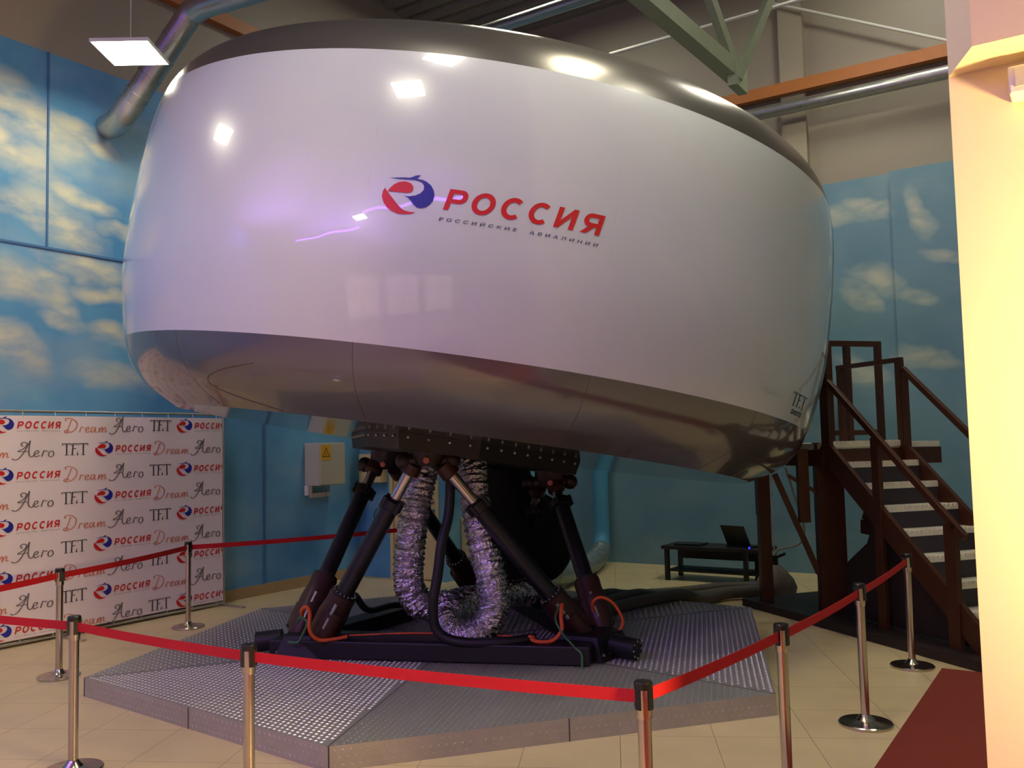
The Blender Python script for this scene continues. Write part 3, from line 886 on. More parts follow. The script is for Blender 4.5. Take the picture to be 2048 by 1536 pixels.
# ------------------------------------------------------------------ tread plate platform
HEX = [(-6.80, 4.16), (-3.92, 3.92), (-1.98, 6.25), (-3.17, 9.30), (-6.25, 9.45), (-7.92, 6.92)]
PZ0 = 0.145
pb = B(); pb.prism(HEX, 0.0, PZ0, 0, 1)
hc = Vector((sum(p[0] for p in HEX) / 6, sum(p[1] for p in HEX) / 6))
def lug(b, c, ax, nrm, L=0.0135, Wd=0.0058, H=0.0060, mi=0):
    c = Vector(c); ax = Vector(ax); nrm = Vector(nrm); sd = nrm.cross(ax)
    b.add([c + ax * L, c + sd * Wd, c - ax * L, c - sd * Wd, c + nrm * H + ax * L * 0.4, c + nrm * H - ax * L * 0.4],
          [(0, 1, 4), (1, 5, 4), (1, 2, 5), (2, 3, 5), (3, 4, 5), (3, 0, 4)], mi)
for i in range(6):
    a = Vector(HEX[i]); c = Vector(HEX[(i + 1) % 6]); e = (c - a); L = e.length; e.normalize()
    nrm = Vector((-e.y, e.x))
    # sector between this edge and the centre: its own direction of plate pattern
    da = hc - a; dc = hc - c
    ta = da.dot(nrm) / da.dot(e) if abs(da.dot(e)) > 1e-6 else 1e9
    tcc = dc.dot(nrm) / (-dc.dot(e))
    step = 0.050 if i in (0, 1, 2) else 0.066
    hgt = (hc - a).dot(nrm)
    row = 0; v = 0.03
    dirv = e * 0.62 + nrm * 0.78
    while v < hgt - 0.02:
        u0 = v / ta + 0.03; u1 = L - v / tcc - 0.03
        u = (math.ceil(u0 / step) + (0.5 if row % 2 else 0.0)) * step
        while u < u1:
            p = a + e * u + nrm * v
            lug(pb, (p.x, p.y, PZ0), (dirv.x, dirv.y, 0), (0, 0, 1), *((0.0145, 0.0062, 0.006, 3) if i in (0, 1, 2) else (0.019, 0.0085, 0.006, 3)))
            u += step
        v += step * 0.86; row += 1
    # lugs on the vertical edge
    if i in (0, 1):
        for r_ in range(3):
            u = 0.04 + 0.025 * (r_ % 2)
            while u < L - 0.03:
                p = a + e * u - nrm * 0.0
                ax = Vector((e.x * 0.7, e.y * 0.7, 0.7 if r_ % 2 else -0.7)).normalized()
                lug(pb, (p.x, p.y, 0.03 + 0.043 * r_), ax, (-nrm.x, -nrm.y, 0), 0.012, 0.006, 0.003, mi=1)
                u += 0.05
# joints between the plates
for i in range(6):
    a = Vector(HEX[i])
    pb.bar((a.x, a.y, PZ0 + 0.0005), (hc.x, hc.y, PZ0 + 0.0005), 0.006, 0.002, mi=2)
for i in (0, 1):
    a = Vector(HEX[i]); c = Vector(HEX[i + 1]); e = (c - a).normalized(); nrm = Vector((e.y, -e.x))
    for t in (0.002, 0.5):
        q = a + (c - a) * t + nrm * 0.001
        pb.box((q.x, q.y, PZ0 / 2), (0.006, 0.006, PZ0), None, 2)
tag(obj('tread_platform', pb, [M['tread'], M['tread_side'], M['seam'], M['lug']], None, (hc.x, hc.y, 0)), 'low six sided aluminium tread plate platform under the simulator', 'platform')

# ------------------------------------------------------------------ foil ducts, cloth duct, cables, hoses
def foil_tube(pts, r, m=14, n=26, jit=0.065):
    P = spline(pts, m); b = B(); k = len(P)
    rr = [r * (1 + 0.06 * math.sin(i * 2.4) + random.uniform(-0.04, 0.04)) for i in range(k)]
    b.tube(P, rr, n, True, 0, jit)
    return b
tag(obj('foil_duct', foil_tube([(-5.0, 6.30, 1.84), (-5.0, 6.16, 1.6), (-5.02, 6.10, 1.35), (-5.07, 6.09, 1.09), (-5.1, 6.09, 0.83), (-5.09, 6.11, 0.64), (-5.03, 6.22, 0.50), (-4.98, 6.44, 0.48), (-4.97, 6.8, 0.47), (-4.91, 7.21, 0.45), (-4.88, 7.6, 0.43), (-4.85, 7.95, 0.40)], 0.128, 14), M['foil'], None, (-5.0, 6.3, 0.15)),
    'silver foil duct hanging straight down left of the black cable, then running right', 'duct', 'silver foil ducts')
tag(obj('foil_duct', foil_tube([(-4.66, 6.45, 1.82), (-4.59, 6.36, 1.64), (-4.52, 6.31, 1.34), (-4.43, 6.27, 1.05), (-4.33, 6.24, 0.77), (-4.29, 6.22, 0.59), (-4.32, 6.13, 0.42), (-4.44, 6.06, 0.33), (-4.62, 6.07, 0.34), (-4.79, 6.20, 0.42), (-4.88, 6.46, 0.44), (-5.00, 6.75, 0.38), (-5.2, 7.05, 0.31)], 0.125, 14), M['foil'], None, (-4.5, 6.2, 0.15)),
    'silver foil duct curling into a loop at its bottom between the front legs', 'duct', 'silver foil ducts')
tag(obj('foil_duct', foil_tube([(-6.62, 12.55, 0.24), (-6.5, 12.2, 0.17), (-6.3, 11.6, 0.15), (-6.15, 10.9, 0.16), (-6.0, 10.2, 0.19), (-5.94, 9.67, 0.27), (-5.87, 9.22, 0.38), (-5.73, 8.69, 0.69), (-5.68, 8.25, 1.02), (-5.62, 7.85, 1.43), (-5.62, 7.7, 1.72)], 0.14, 8, 18, 0.05), M['foil_dull'], None, (-6.0, 10, 0)),
    'dull foil duct running along the floor from the blue wall pipe to the capsule', 'duct', 'silver foil ducts')
cl = spline([(-5.12, 7.67, 1.76), (-5.18, 7.77, 1.55), (-5.22, 7.9, 1.31), (-5.28, 8.15, 1.05), (-5.22, 8.45, 0.82), (-5.12, 8.75, 0.70)], 8)
tag(obj('cloth_duct', B().tube(cl, [0.24 + 0.22 * min(1, i / (len(cl) * 0.62)) ** 2 - (0.30 * max(0, (i / (len(cl) - 1) - 0.8) / 0.2) ** 2) for i in range(len(cl))], 24), M['black_cloth'], None, (-5.15, 8.2, 0.3), 60),
    'bulging black cloth duct hanging under the capsule behind the front right leg', 'duct')
tag(obj('cable', B().tube(spline([(-4.66, 6.10, 1.78), (-4.62, 6.08, 1.61), (-4.6, 6.02, 1.32), (-4.6, 5.92, 1.1), (-4.6, 5.86, 0.85), (-4.62, 5.82, 0.63), (-4.62, 5.84, 0.44), (-4.53, 5.88, 0.34), (-4.35, 5.96, 0.31), (-4.1, 6.12, 0.31), (-3.95, 6.3, 0.32)], 8), 0.042, 12), M['rubber'], None, (-4.6, 5.9, 0.15), 60), 'thick black cable bundle hanging between the two foil ducts', 'cable')
tag(obj('cable', B().tube(spline([(-5.5, 5.85, 0.62), (-5.75, 6.3, 0.40), (-5.9, 6.9, 0.34), (-5.6, 7.3, 0.22), (-5.2, 7.5, 0.19)], 8), 0.03, 8), M['rubber'], None, (-5.8, 6.5, 0.15), 60), 'thin black cable running back from the left foot across the platform', 'cable')
cables = [
    ('orange', 'orange_cable', 0.016, [(-5.70, 5.42, 0.50), (-5.66, 5.38, 0.56), (-5.61, 5.38, 0.59), (-5.58, 5.39, 0.54), (-5.57, 5.38, 0.40), (-5.52, 5.43, 0.32), (-5.44, 5.52, 0.315), (-5.36, 5.60, 0.33)], 'short orange cable looping down over the left foot of the front beam'),
    ('green', 'green_cable', 0.010, [(-5.74, 5.40, 0.44), (-5.66, 5.37, 0.50), (-5.60, 5.38, 0.46), (-5.62, 5.34, 0.36), (-5.66, 5.33, 0.305), (-5.74, 5.30, 0.305)], 'thin green earth cable at the left foot of the front beam'),
    ('orange', 'orange_cable', 0.016, [(-3.78, 6.45, 0.58), (-3.74, 6.36, 0.50), (-3.72, 6.33, 0.40), (-3.77, 6.27, 0.325), (-3.86, 6.22, 0.315), (-3.92, 6.20, 0.33), (-3.94, 6.24, 0.34), (-4.06, 6.22, 0.33)], 'orange cable hooking down from the front right actuator to the beam'),
    ('orange', 'orange_cable', 0.007, [(-5.36, 5.62, 0.335), (-4.9, 5.86, 0.352), (-4.4, 6.06, 0.352), (-4.08, 6.20, 0.34)], 'thin orange cable lying along the tray on the front beam'),
    ('orange', 'orange_cable', 0.013, [(-3.70, 6.83, 0.47), (-3.66, 6.76, 0.56), (-3.60, 6.78, 0.60), (-3.52, 6.83, 0.56), (-3.46, 6.88, 0.44), (-3.46, 6.88, 0.35), (-3.54, 6.84, 0.28)], 'orange cable arching out on the right of the right foot'),
    ('green', 'green_cable', 0.009, [(-3.80, 6.44, 0.57), (-3.78, 6.34, 0.48), (-3.70, 6.31, 0.38), (-3.58, 6.27, 0.30), (-3.50, 6.25, 0.25), (-3.48, 6.22, 0.155)], 'thin green earth cable at the right foot of the front beam'),
]
for nm, mk, r_, pts, lb in cables:
    tag(obj(nm + '_cable', B().tube(spline(pts, 8), r_, 8), M[mk], None, pts[-1], 60), lb, 'cable', 'thin cables at the actuator feet')
for r_, pts, lb in ((0.062, [(-4.3, 7.35, 0.22), (-4.25, 8.05, 0.22), (-4.19, 8.5, 0.22), (-4.06, 9.0, 0.22), (-4.0, 9.45, 0.19), (-3.95, 9.9, 0.08), (-3.8, 10.4, 0.08), (-3.4, 10.75, 0.08)], 'thick grey hose leaving the platform, nearest of the bundle towards the staircase'),
                    (0.06, [(-4.55, 7.8, 0.205), (-4.5, 8.6, 0.205), (-4.42, 9.2, 0.205), (-4.36, 9.6, 0.12), (-4.15, 10.1, 0.06), (-3.9, 10.6, 0.06), (-3.55, 11.0, 0.06)], 'grey hose in the middle of the bundle in front of the black table'),
                    (0.055, [(-4.8, 8.3, 0.20), (-4.75, 9.1, 0.20), (-4.72, 9.6, 0.12), (-4.45, 10.4, 0.055), (-4.1, 10.95, 0.055), (-3.7, 11.25, 0.055)], 'grey hose farthest back in the bundle, close to the table legs')):
    P = spline(pts, 14)
    tag(obj('floor_hose', B().tube(P, [r_ * (1 + 0.05 * (i % 2)) for i in range(len(P))], 14), M['hose'], None, pts[0], 50), lb, 'hose', 'grey hoses on the floor')

# ------------------------------------------------------------------ barrier posts and belts
ORG_ZERO = Vector((0, 0, 0))
post = thing('barrier_post', 'steel barrier post nearest the camera, right of centre', 'barrier post', (0, 0, 0), 'barrier posts around the platform')
obj('base', B().lathe([(0.172, 0.0), (0.172, 0.016), (0.165, 0.022), (0.11, 0.026), (0.06, 0.034), (0.036, 0.06), (0.031, 0.07)], n=40), M['stain'], post, smooth=35)
obj('pole', B().lathe([(0.0285, 0.05), (0.0285, 0.785)], n=28), M['stain'], post, smooth=35)
obj('belt_head', B().lathe([(0.0325, 0.775), (0.034, 0.785), (0.034, 0.895)], n=28), M['stain'], post, smooth=35)
slots = B()
for k in range(4):
    a = R(45 + 90 * k) + R(10)
    c, s_ = math.cos(a), math.sin(a)
    rot = Matrix.Rotation(a, 3, 'Z')
    slots.box((0.0335 * c, 0.0335 * s_, 0.855), (0.012, 0.026, 0.088), rot)
obj('belt_slots', slots, M['stan_black'], post)
obj('top_cap', B().lathe([(0.037, 0.89), (0.039, 0.895), (0.039, 0.914), (0.034, 0.921), (0.01, 0.923)], n=28), M['stan_black'], post, smooth=35)
PA, PB_, PC, PD_, PE, PF, PG, PH, PI_, PJ = [Vector(p) for p in ((-1.628, 3.416), (-3.673, 3.127), (-5.281, 3.164), (-7.58, 4.407), (-8.38, 6.313), (-7.425, 8.716), (-1.479, 4.802), (-1.415, 6.326), (-1.415, 8.059), (-7.075, 2.96))]
post.location = (PA.x, PA.y, 0); post.rotation_euler = (0, 0, R(20))
for p, t in ((PB_, 'steel barrier post in the front row before the left platform corner'),
             (PC, 'steel barrier post at the lower left whose base touches the frame edge'),
             (PD_, 'steel barrier post with whole base visible in front of the printed banner, left one'),
             (PE, 'steel barrier post beside the right edge of the printed banner'),
             (PF, 'steel barrier post half hidden behind the foil duct before the cream door'),
             (PG, 'steel barrier post at the right corner of the platform'),
             (PH, 'steel barrier post with a full round base beside the red brown carpet'),
             (PI_, 'steel barrier post in front of the brown staircase'),
             (PJ, 'steel barrier post outside the left frame edge, where two belts meet')):
    copy_thing(post, (p.x, p.y, 0), t, R(20))
def belt(p, q, sag, label):
    p = Vector((p.x, p.y, 0.858)); q = Vector((q.x, q.y, 0.858)); d = (q - p); L = d.length; d.normalize()
    n = Vector((-d.y, d.x, 0)) * 0.001
    b = B(); m = 24; vs = []
    for i in range(m + 1):
        t = i / m; c = p + d * (0.037 + (L - 0.074) * t) - Vector((0, 0, 4 * sag * t * (1 - t)))
        vs += [c + n + Vector((0, 0, 0.026)), c + n - Vector((0, 0, 0.026)), c - n - Vector((0, 0, 0.026)), c - n + Vector((0, 0, 0.026))]
    fs = [(4 * i + j, 4 * i + (j + 1) % 4, 4 * i + 4 + (j + 1) % 4, 4 * i + 4 + j) for i in range(m) for j in range(4)]
    fs += [(3, 2, 1, 0), (4 * m, 4 * m + 1, 4 * m + 2, 4 * m + 3)]
    b.add(vs, fs)
    tag(obj('barrier_belt', b, M['belt'], None, p), label, 'barrier belt', 'red barrier belts')
belt(PB_, PA, 0.010, 'bright red belt across the front of the platform, ending at the nearest post')
belt(PC, PB_, 0.008, 'red belt between the two front posts on the left')
belt(PJ, PC, 0.008, 'red belt running from the left frame edge to the lower left post')
belt(PJ, PD_, 0.008, 'red belt at the left frame edge in front of the banner, upper one')
belt(PD_, PE, 0.010, 'dark red belt across the printed banner')
belt(PE, PF, 0.012, 'red belt along the blue wall behind the left leg pair')
belt(PA, PG, 0.008, 'red belt rising from the nearest post to the platform corner post')
belt(PG, PH, 0.010, 'red belt between the two posts right of the platform')
belt(PH, PI_, 0.010, 'red belt in front of the dark space under the stairs')

# ------------------------------------------------------------------ printed banner on its frame
BXP, BY0, BY1, BZ0, BZ1 = -9.14, 3.45, 7.385, 0.07, 2.30
ban = thing('press_banner', 'white press wall banner printed with rows of logos against the left wall', 'banner', (BXP, 5.4, 0))
def bdisp(y, z):
    e = min(1.0, (BZ1 - z) / 0.5)
    return 0.012 * math.sin(3.1 * y + 1.3 * z) * math.sin(2.2 * z + 0.7 * y) + 0.012 * (1 - e) * math.sin(9 * y)
cb = B(); ny, nz = 70, 40; vs = []
for i in range(ny + 1):
    for j in range(nz + 1):
        yy = BY0 + (BY1 - BY0) * i / ny; zz = BZ0 + (BZ1 - BZ0) * j / nz
        vs.append((BXP + bdisp(yy, zz), yy, zz))
cb.add(vs, [(i * (nz + 1) + j, (i + 1) * (nz + 1) + j, (i + 1) * (nz + 1) + j + 1, i * (nz + 1) + j + 1) for i in range(ny) for j in range(nz)])
cloth = obj('banner_cloth', cb, M['banner'], ban, smooth=60)
pr = B()
def put(tris, y0, z0, sy, sz, mi):
    vs, fs = tris
    vs = [(y0 + x * sy, z0 + y * sz) for x, y in vs]
    fs = [f for f in fs if all(BY0 + 0.01 < vs[i][0] < BY1 - 0.006 for i in f)]
    pr.add([(BXP + bdisp(y, z) + 0.004, y, z) for y, z in vs], fs, mi)
EM_T = [(poly_tris(EMBLEM_UP), 0), (poly_tris(EMBLEM_LOW), 0), (poly_tris(EMBLEM_PLANE), 1)]
DR_T = [ribbon_tris(s_, 0.042) for s_ in SCRIPT_DREAM]
AE_T = [ribbon_tris(s_, 0.044) for s_ in SCRIPT_AERO]
for row in range(9):
    z = 2.205 - 0.2555 * row
    ph = 6.73 if row % 2 == 0 else 5.69
    for rep in range(-3, 2):
        y = ph + 2.11 * rep
        for t, mi in EM_T:
            put(t, y + 0.10, z, 0.60, 0.60, mi)
        put(WORD, y + 0.235, z - 0.035, 0.455, 0.072, 0)
        put(SUB, y + 0.235, z - 0.066, 0.445, 0.012, 3)
        for t in DR_T:
            put(t, y + 0.72, z - 0.085, 0.285, 0.165, 2)
        for t in AE_T:
            put(t, y + 1.27, z - 0.085, 0.33, 0.185, 4)
        for t in TFT:
            put(t, y + 1.74, z - 0.062, 0.168, 0.125, 3)
obj('printed_logos', pr, [M['red_print'], M['blue_print'], M['rose_print'], M['grey_print'], M['script_print']], cloth)
fb = B()
fb.cyl((BXP - 0.02, BY0, 2.345), (BXP - 0.02, BY1 + 0.03, 2.345), 0.014, n=12)
fb.cyl((BXP - 0.02, BY0, 0.035), (BXP - 0.02, BY1 + 0.03, 0.035), 0.016, n=12)
fb.cyl((BXP - 0.02, BY1 + 0.03, 0.02), (BXP - 0.02, BY1 + 0.03, 2.345), 0.014, n=12)
fb.cyl((BXP - 0.02, BY0, 0.02), (BXP - 0.02, BY0, 2.345), 0.014, n=12)
obj('banner_frame', fb, M['frame'], ban, smooth=40)
for yy in (5.35, BY1):
    obj('banner_foot', B().bx(BXP - 0.05, BXP + 0.38, yy - 0.02, yy + 0.03, 0.0, 0.02), M['frame'], ban)
ey = B()
for k in range(12):
    yy = BY0 + 0.1 + k * 0.34
    for z0, z1 in ((BZ1 - 0.02, 2.345), (BZ0 + 0.02, 0.035)):
        ey.tube([(BXP + bdisp(yy, z0) + 0.004, yy, z0), (BXP - 0.01, yy, z1)], 0.004, 6)
for k in range(5):
    zz = 0.35 + 0.45 * k
    ey.tube([(BXP + 0.006, BY1 - 0.02, zz), (BXP - 0.01, BY1 + 0.035, zz)], 0.004, 6)
obj('banner_ties', ey, M['white_plastic'], ban)

# ------------------------------------------------------------------ boxes on the walls
cbx = thing('electrical_cabinet', 'grey electrical cabinet with yellow warning triangle on the left wall', 'electrical box', (-9.2, 9.2, 1.38))
obj('cabinet_body', B().bx(XL, -9.07, 8.955, 9.455, 1.385, 1.975), M['box_grey'], cbx, bevel=0.008)
obj('cabinet_door', B().bx(-9.07, -9.05, 8.965, 9.445, 1.395, 1.965), M['box_grey'], cbx, bevel=0.004)
sg = B(); sg.bx(-9.05, -9.047, 8.975, 9.165, 1.735, 1.945)
sign = obj('warning_sign', sg, M['yellow'], cbx)
tb = B(); yc = 9.07
def tri_outline(b, r0, r1, x):
    pts = []
    for r_ in (r0, r1):
        for k in range(3):
            a = R(90 + 120 * k); pts.append((x, yc + r_ * math.cos(a), 1.825 + r_ * math.sin(a)))
    b.add(pts, [(0, 1, 4, 3), (1, 2, 5, 4), (2, 0, 3, 5)])
tri_outline(tb, 0.088, 0.070, -9.0455)
tb.add([(-9.0455, yc + a, 1.82 + c) for a, c in ((0.012, 0.045), (-0.014, -0.002), (0.004, -0.002), (-0.008, -0.042), (0.016, 0.008), (-0.002, 0.008))], [(0, 1, 2, 5), (2, 3, 4, 5)])
obj('warning_symbol', tb, M['black_ink'], sign)
lt = B()
for k in range(2):
    lt.cyl((-9.05, 9.27 + 0.1 * k, 1.70), (-9.044, 9.27 + 0.1 * k, 1.70), 0.006, n=8)
obj('cabinet_lock', lt, M['bolt'], cbx)
tag(obj('cable_duct', B().bx(XL, -9.28, 8.95, 9.03, 1.25, 1.385).bx(XL, -9.30, 9.03, 9.30, 1.215, 1.275).bx(XL, -9.30, 9.33, 9.38, 1.215, 1.275), M['white_plastic'], None, (XL, 9.1, 1.2)), 'white plastic cable trunking under the electrical cabinet', 'cable duct')
bx2 = thing('fuse_box', 'small cream wall box with red bordered notice beside the door', 'electrical box', (-9.0, YD, 1.4))
obj('box_body', B().bx(-9.21, -8.80, 9.9, YD, 1.385, 1.80), M['box_cream'], bx2, bevel=0.008)
nb = B(); nb.bx(-9.15, -8.97, 9.897, 9.9, 1.665, 1.745)
no = obj('notice', nb, M['red_print'], bx2)
obj('notice_field', B().bx(-9.14, -8.98, 9.895, 9.898, 1.675, 1.735), M['white_plastic'], no)
obj('box_lock', B().cyl((-9.18, 9.9, 1.57), (-9.18, 9.885, 1.57), 0.014, n=10), M['stan_black'], bx2)
wc = thing('wall_cabinet', 'small cream cabinet against the dark blue recess wall behind the legs', 'cabinet', (-7.65, 10.6, 0.1))
obj('cabinet_body', B().bx(-7.75, -7.60, 10.42, 10.80, 0.12, 0.86), M['box_cream'], wc, bevel=0.015)
obj('cabinet_keyhole', B().cyl((-7.60, 10.5, 0.48), (-7.594, 10.5, 0.48), 0.012, n=8), M['stan_black'], wc)
obj('cabinet_plinth', B().bx(-7.75, -7.62, 10.44, 10.78, 0.0, 0.12), M['box_cream'], wc)
# loops of thin cable hanging on the door wall
tag(obj('wall_cable', B().tube(spline([(-8.98, YD - 0.01, 1.0), (-8.92, YD - 0.02, 1.03), (-8.88, YD - 0.02, 0.95), (-8.92, YD - 0.02, 0.84), (-9.02, YD - 0.02, 0.82), (-9.06, YD - 0.02, 0.9), (-9.0, YD - 0.02, 1.0)], 8), 0.006, 6), M['navy_print'], None, (-8.95, YD, 0.8)), 'thin dark cable looped on the blue wall left of the door', 'cable')
pp = B()
pp.tube(spline([(-6.7, YB - 0.17, 4.6), (-6.7, YB - 0.17, 3.0), (-6.7, YB - 0.17, 1.0), (-6.7, YB - 0.17, 0.55), (-6.68, YB - 0.22, 0.36), (-6.62, YB - 0.35, 0.24)], 8), 0.125, 20)
tag(obj('wall_pipe', pp, M['blue_paint'], None, (-6.7, YB - 0.2, 0), 50), 'blue painted vertical air pipe on the back wall ending above the floor', 'pipe')

# ------------------------------------------------------------------ low table, laptop, sack
tbl = thing('low_table', 'low black table with a bottom shelf against the back wall', 'table', (-4.5, 11.78, 0))
obj('table_top', B().bx(-5.15, -3.72, 11.5, 12.05, 0.42, 0.465), M['desk'], tbl, bevel=0.004)
obj('shelf', B().bx(-5.08, -3.80, 11.55, 12.0, 0.12, 0.145), M['desk'], tbl)
for xx in (-5.08, -3.98):
    for yy in (11.54, 12.0):
        obj('table_leg', B().bx(xx - 0.028, xx + 0.028, yy - 0.028, yy + 0.028, 0.0, 0.42), M['desk'], tbl)
obj('table_apron', B().bx(-5.08, -3.98, 11.97, 12.0, 0.25, 0.42), M['desk'], tbl)
lp = thing('laptop', 'open black laptop with a blue light on the low table', 'laptop', (-4.1, 11.75, 0.465))
lr = Matrix.Rotation(R(-14), 3, 'Z')
def LP(x, y, z):
    v = lr @ Vector((x, y, 0)); return (-4.08 + v.x, 11.78 + v.y, 0.465 + z)
lb = B()
lb.add([LP(-0.19, -0.13, 0.0), LP(0.19, -0.13, 0.0), LP(0.19, 0.13, 0.0), LP(-0.19, 0.13, 0.0), LP(-0.19, -0.13, 0.022), LP(0.19, -0.13, 0.022), LP(0.19, 0.13, 0.022), LP(-0.19, 0.13, 0.022)], [(3, 2, 1, 0), (4, 5, 6, 7), (0, 1, 5, 4), (1, 2, 6, 5), (2, 3, 7, 6), (3, 0, 4, 7)])
obj('keyboard_base', lb, M['laptop'], lp)
lb = B()
lb.add([LP(-0.19, -0.10, 0.022), LP(0.17, -0.10, 0.022), LP(0.11, -0.17, 0.285), LP(-0.25, -0.17, 0.285), LP(-0.19, -0.088, 0.022), LP(0.17, -0.088, 0.022), LP(0.11, -0.158, 0.288), LP(-0.25, -0.158, 0.288)], [(3, 2, 1, 0), (4, 5, 6, 7), (0, 1, 5, 4), (1, 2, 6, 5), (2, 3, 7, 6), (3, 0, 4, 7)])
obj('laptop_lid', lb, M['laptop'], lp)
obj('indicator_light', B().sphere(LP(0.17, -0.14, 0.01), 0.011, 8), M['blue_led'], lp)
tag(obj('folder', B().bx(-5.0, -4.62, 11.6, 11.88, 0.465, 0.49), M['laptop'], None, (-4.8, 11.7, 0.465)), 'flat dark folder lying on the left end of the low table', 'folder')
sk = thing('weight_sack', 'grey rounded weight sack under the hanging chain by the black post', 'weight', (-3.43, 11.0, 0))
obj('sack_body', B().lathe([(0.16, 0.0), (0.235, 0.03), (0.25, 0.10), (0.215, 0.19), (0.14, 0.28), (0.075, 0.34), (0.045, 0.36)], (-3.43, 11.0, 0), 26), M['sack'], sk, smooth=50)
vb = B()
vb.cyl((-3.43, 11.0, 0.35), (-3.43, 11.0, 0.47), 0.04, n=12)
vb.cyl((-3.43, 11.0, 0.44), (-3.30, 11.0, 0.50), 0.018, n=8)
obj('valve', vb, M['dark_steel'], sk, smooth=40)
ch = B(); c0 = Vector((-3.43, 10.99, 0.47))
ring_n = 26
for k in range(ring_n):
    c = c0 + Vector((0, 0, 0.02 + k * 0.038)); ax = Vector((1, 0, 0)) if k % 2 else Vector((0, 1, 0))
    pts = [c + ax * 0.012 * math.cos(2 * math.pi * q / 10) + Vector((0, 0, 0.024 * math.sin(2 * math.pi * q / 10))) for q in range(11)]
    ch.tube(pts, 0.004, 5, False)
ch.cyl(c0 + Vector((0, 0, 1.0)), c0 + Vector((0, 0, 1.22)), 0.03, n=10)
tag(obj('chain', ch, M['pale_cable'], None, c0), 'thin steel chain hanging from the capsule end to the grey sack', 'chain')
tag(obj('pale_cable', B().tube(spline([(-3.12, 10.55, 1.55), (-2.98, 10.5, 1.1), (-2.92, 10.5, 0.85), (-3.0, 10.6, 0.68), (-3.2, 10.8, 0.60), (-3.36, 10.93, 0.55), (-3.42, 10.99, 0.48)], 8), 0.012, 8), M['pale_cable'], None, (-3.1, 10.6, 0.5), 60), 'pale cable running down the diagonal brace to the grey sack', 'cable')

# ------------------------------------------------------------------ staircase and landing tower
SA = Vector((-2.53, 9.65, 0)); SD = Vector((0.78, -0.62, 0)).normalized(); SN = Vector((-SD.y, SD.x, 0))
def st(s_, w, z):
    return SA + SD * s_ + SN * w + Vector((0, 0, z))
srot = Matrix((SD, SN, Vector((0, 0, 1)))).transposed()
stair = thing('staircase', 'dark brown steel staircase with pale metal treads behind the right barrier', 'staircase', st(1.0, 0.45, 0))
SW = 0.95
for w in (0.0, SW):
    obj('stringer', B().bar(st(0.12, w, 1.80), st(2.15, w, 0.10), 0.05, 0.2), M['stair'], stair)
for i in range(8):
    s_ = 0.2 + 0.245 * i; z = 1.84 - 0.207 * i
    tb_ = B(); tb_.box(st(s_ - 0.13, SW / 2, z - 0.025), (0.26, SW - 0.06, 0.05), srot)
    for k in range(17):
        c = st(s_ - 0.015, 0.06 + k * (SW - 0.12) / 16, z)
        tb_.box(c + Vector((0, 0, 0.004)), (0.05, 0.026, 0.012), srot @ Matrix.Rotation(R(25), 3, 'Z'))
        tb_.box(st(s_ + 0.001, 0.06 + k * (SW - 0.12) / 16, z - 0.012), (0.008, 0.022, 0.02), srot)
    obj('tread', tb_, M['step'], stair)
for i in range(2, 8):  # dark plates closing the gaps behind the lower treads
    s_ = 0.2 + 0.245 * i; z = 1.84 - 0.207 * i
    obj('gap_plate', B().box(st(s_ - 0.25, SW / 2, z + 0.055), (0.012, SW - 0.06, 0.20), srot), M['gap_plate'], stair)
def rail(name, parts):
    b = B()
    for p, q, w, h in parts:
        b.bar(p, q, w, h, up=(0, 0, 1) if abs((Vector(q) - Vector(p)).normalized().z) < 0.9 else SD)
    return obj(name, b, M['stair'], stair, bevel=0.004)
rail('handrail', [(st(0.15, -0.02, 2.56), st(1.95, -0.02, 1.03), 0.05, 0.06)])
rail('handrail', [(st(0.25, SW, 2.60), st(1.9, SW, 1.21), 0.05, 0.06)])
for s_, w, z0, z1, ww in ((0.22, -0.02, 1.80, 2.56, 0.13), (0.93, -0.02, 0.0, 1.88, 0.10), (1.80, -0.02, 0.0, 1.14, 0.13), (0.25, SW, 1.78, 2.60, 0.10), (1.17, SW, 0.90, 1.82, 0.13)):
    rail('rail_post', [(st(s_, w, z0), st(s_, w, z1), 0.05, ww)])
# landing with guards
lb_ = B(); lb_.box(st(-0.52, SW / 2 + 0.25, 1.80), (1.4, SW + 0.5, 0.06), srot)
obj('landing', lb_, M['step'], stair)
lb_ = B()
lb_.bar(st(0.17, -0.02, 1.68), st(0.17, SW + 0.5, 1.68), 0.06, 0.17)
lb_.bar(st(-1.2, -0.02, 1.68), st(0.17, -0.02, 1.68), 0.06, 0.17)
lb_.bar(st(-1.2, SW + 0.5, 1.68), st(0.17, SW + 0.5, 1.68), 0.06, 0.17)
lb_.bar(st(-0.95, -0.02, 1.70), st(-0.25, -0.55, 1.70), 0.06, 0.2)
obj('landing_beams', lb_, M['stair'], stair)
gb = B()
gb.bar(st(-0.8, SW, 2.70), st(0.24, SW, 2.70), 0.05, 0.05)
for s_ in (-0.75, 0.2):
    gb.bar(st(s_, SW, 1.83), st(s_, SW, 2.70), 0.06, 0.075, up=SD)
obj('guard_rail', gb, M['stair'], stair)
gb = B()
gb.bar(st(-0.9, 0.85, 3.0), st(-0.9, 1.66, 3.0), 0.05, 0.065)
gb.bar(st(-0.9, 0.85, 1.94), st(-0.9, 1.66, 1.94), 0.05, 0.06)
for w in (0.90, 1.17, 1.62):
    gb.bar(st(-0.9, w, 1.83), st(-0.9, w, 3.0), 0.065, 0.065, up=SD)
obj('guard_rail', gb, M['stair'], stair)
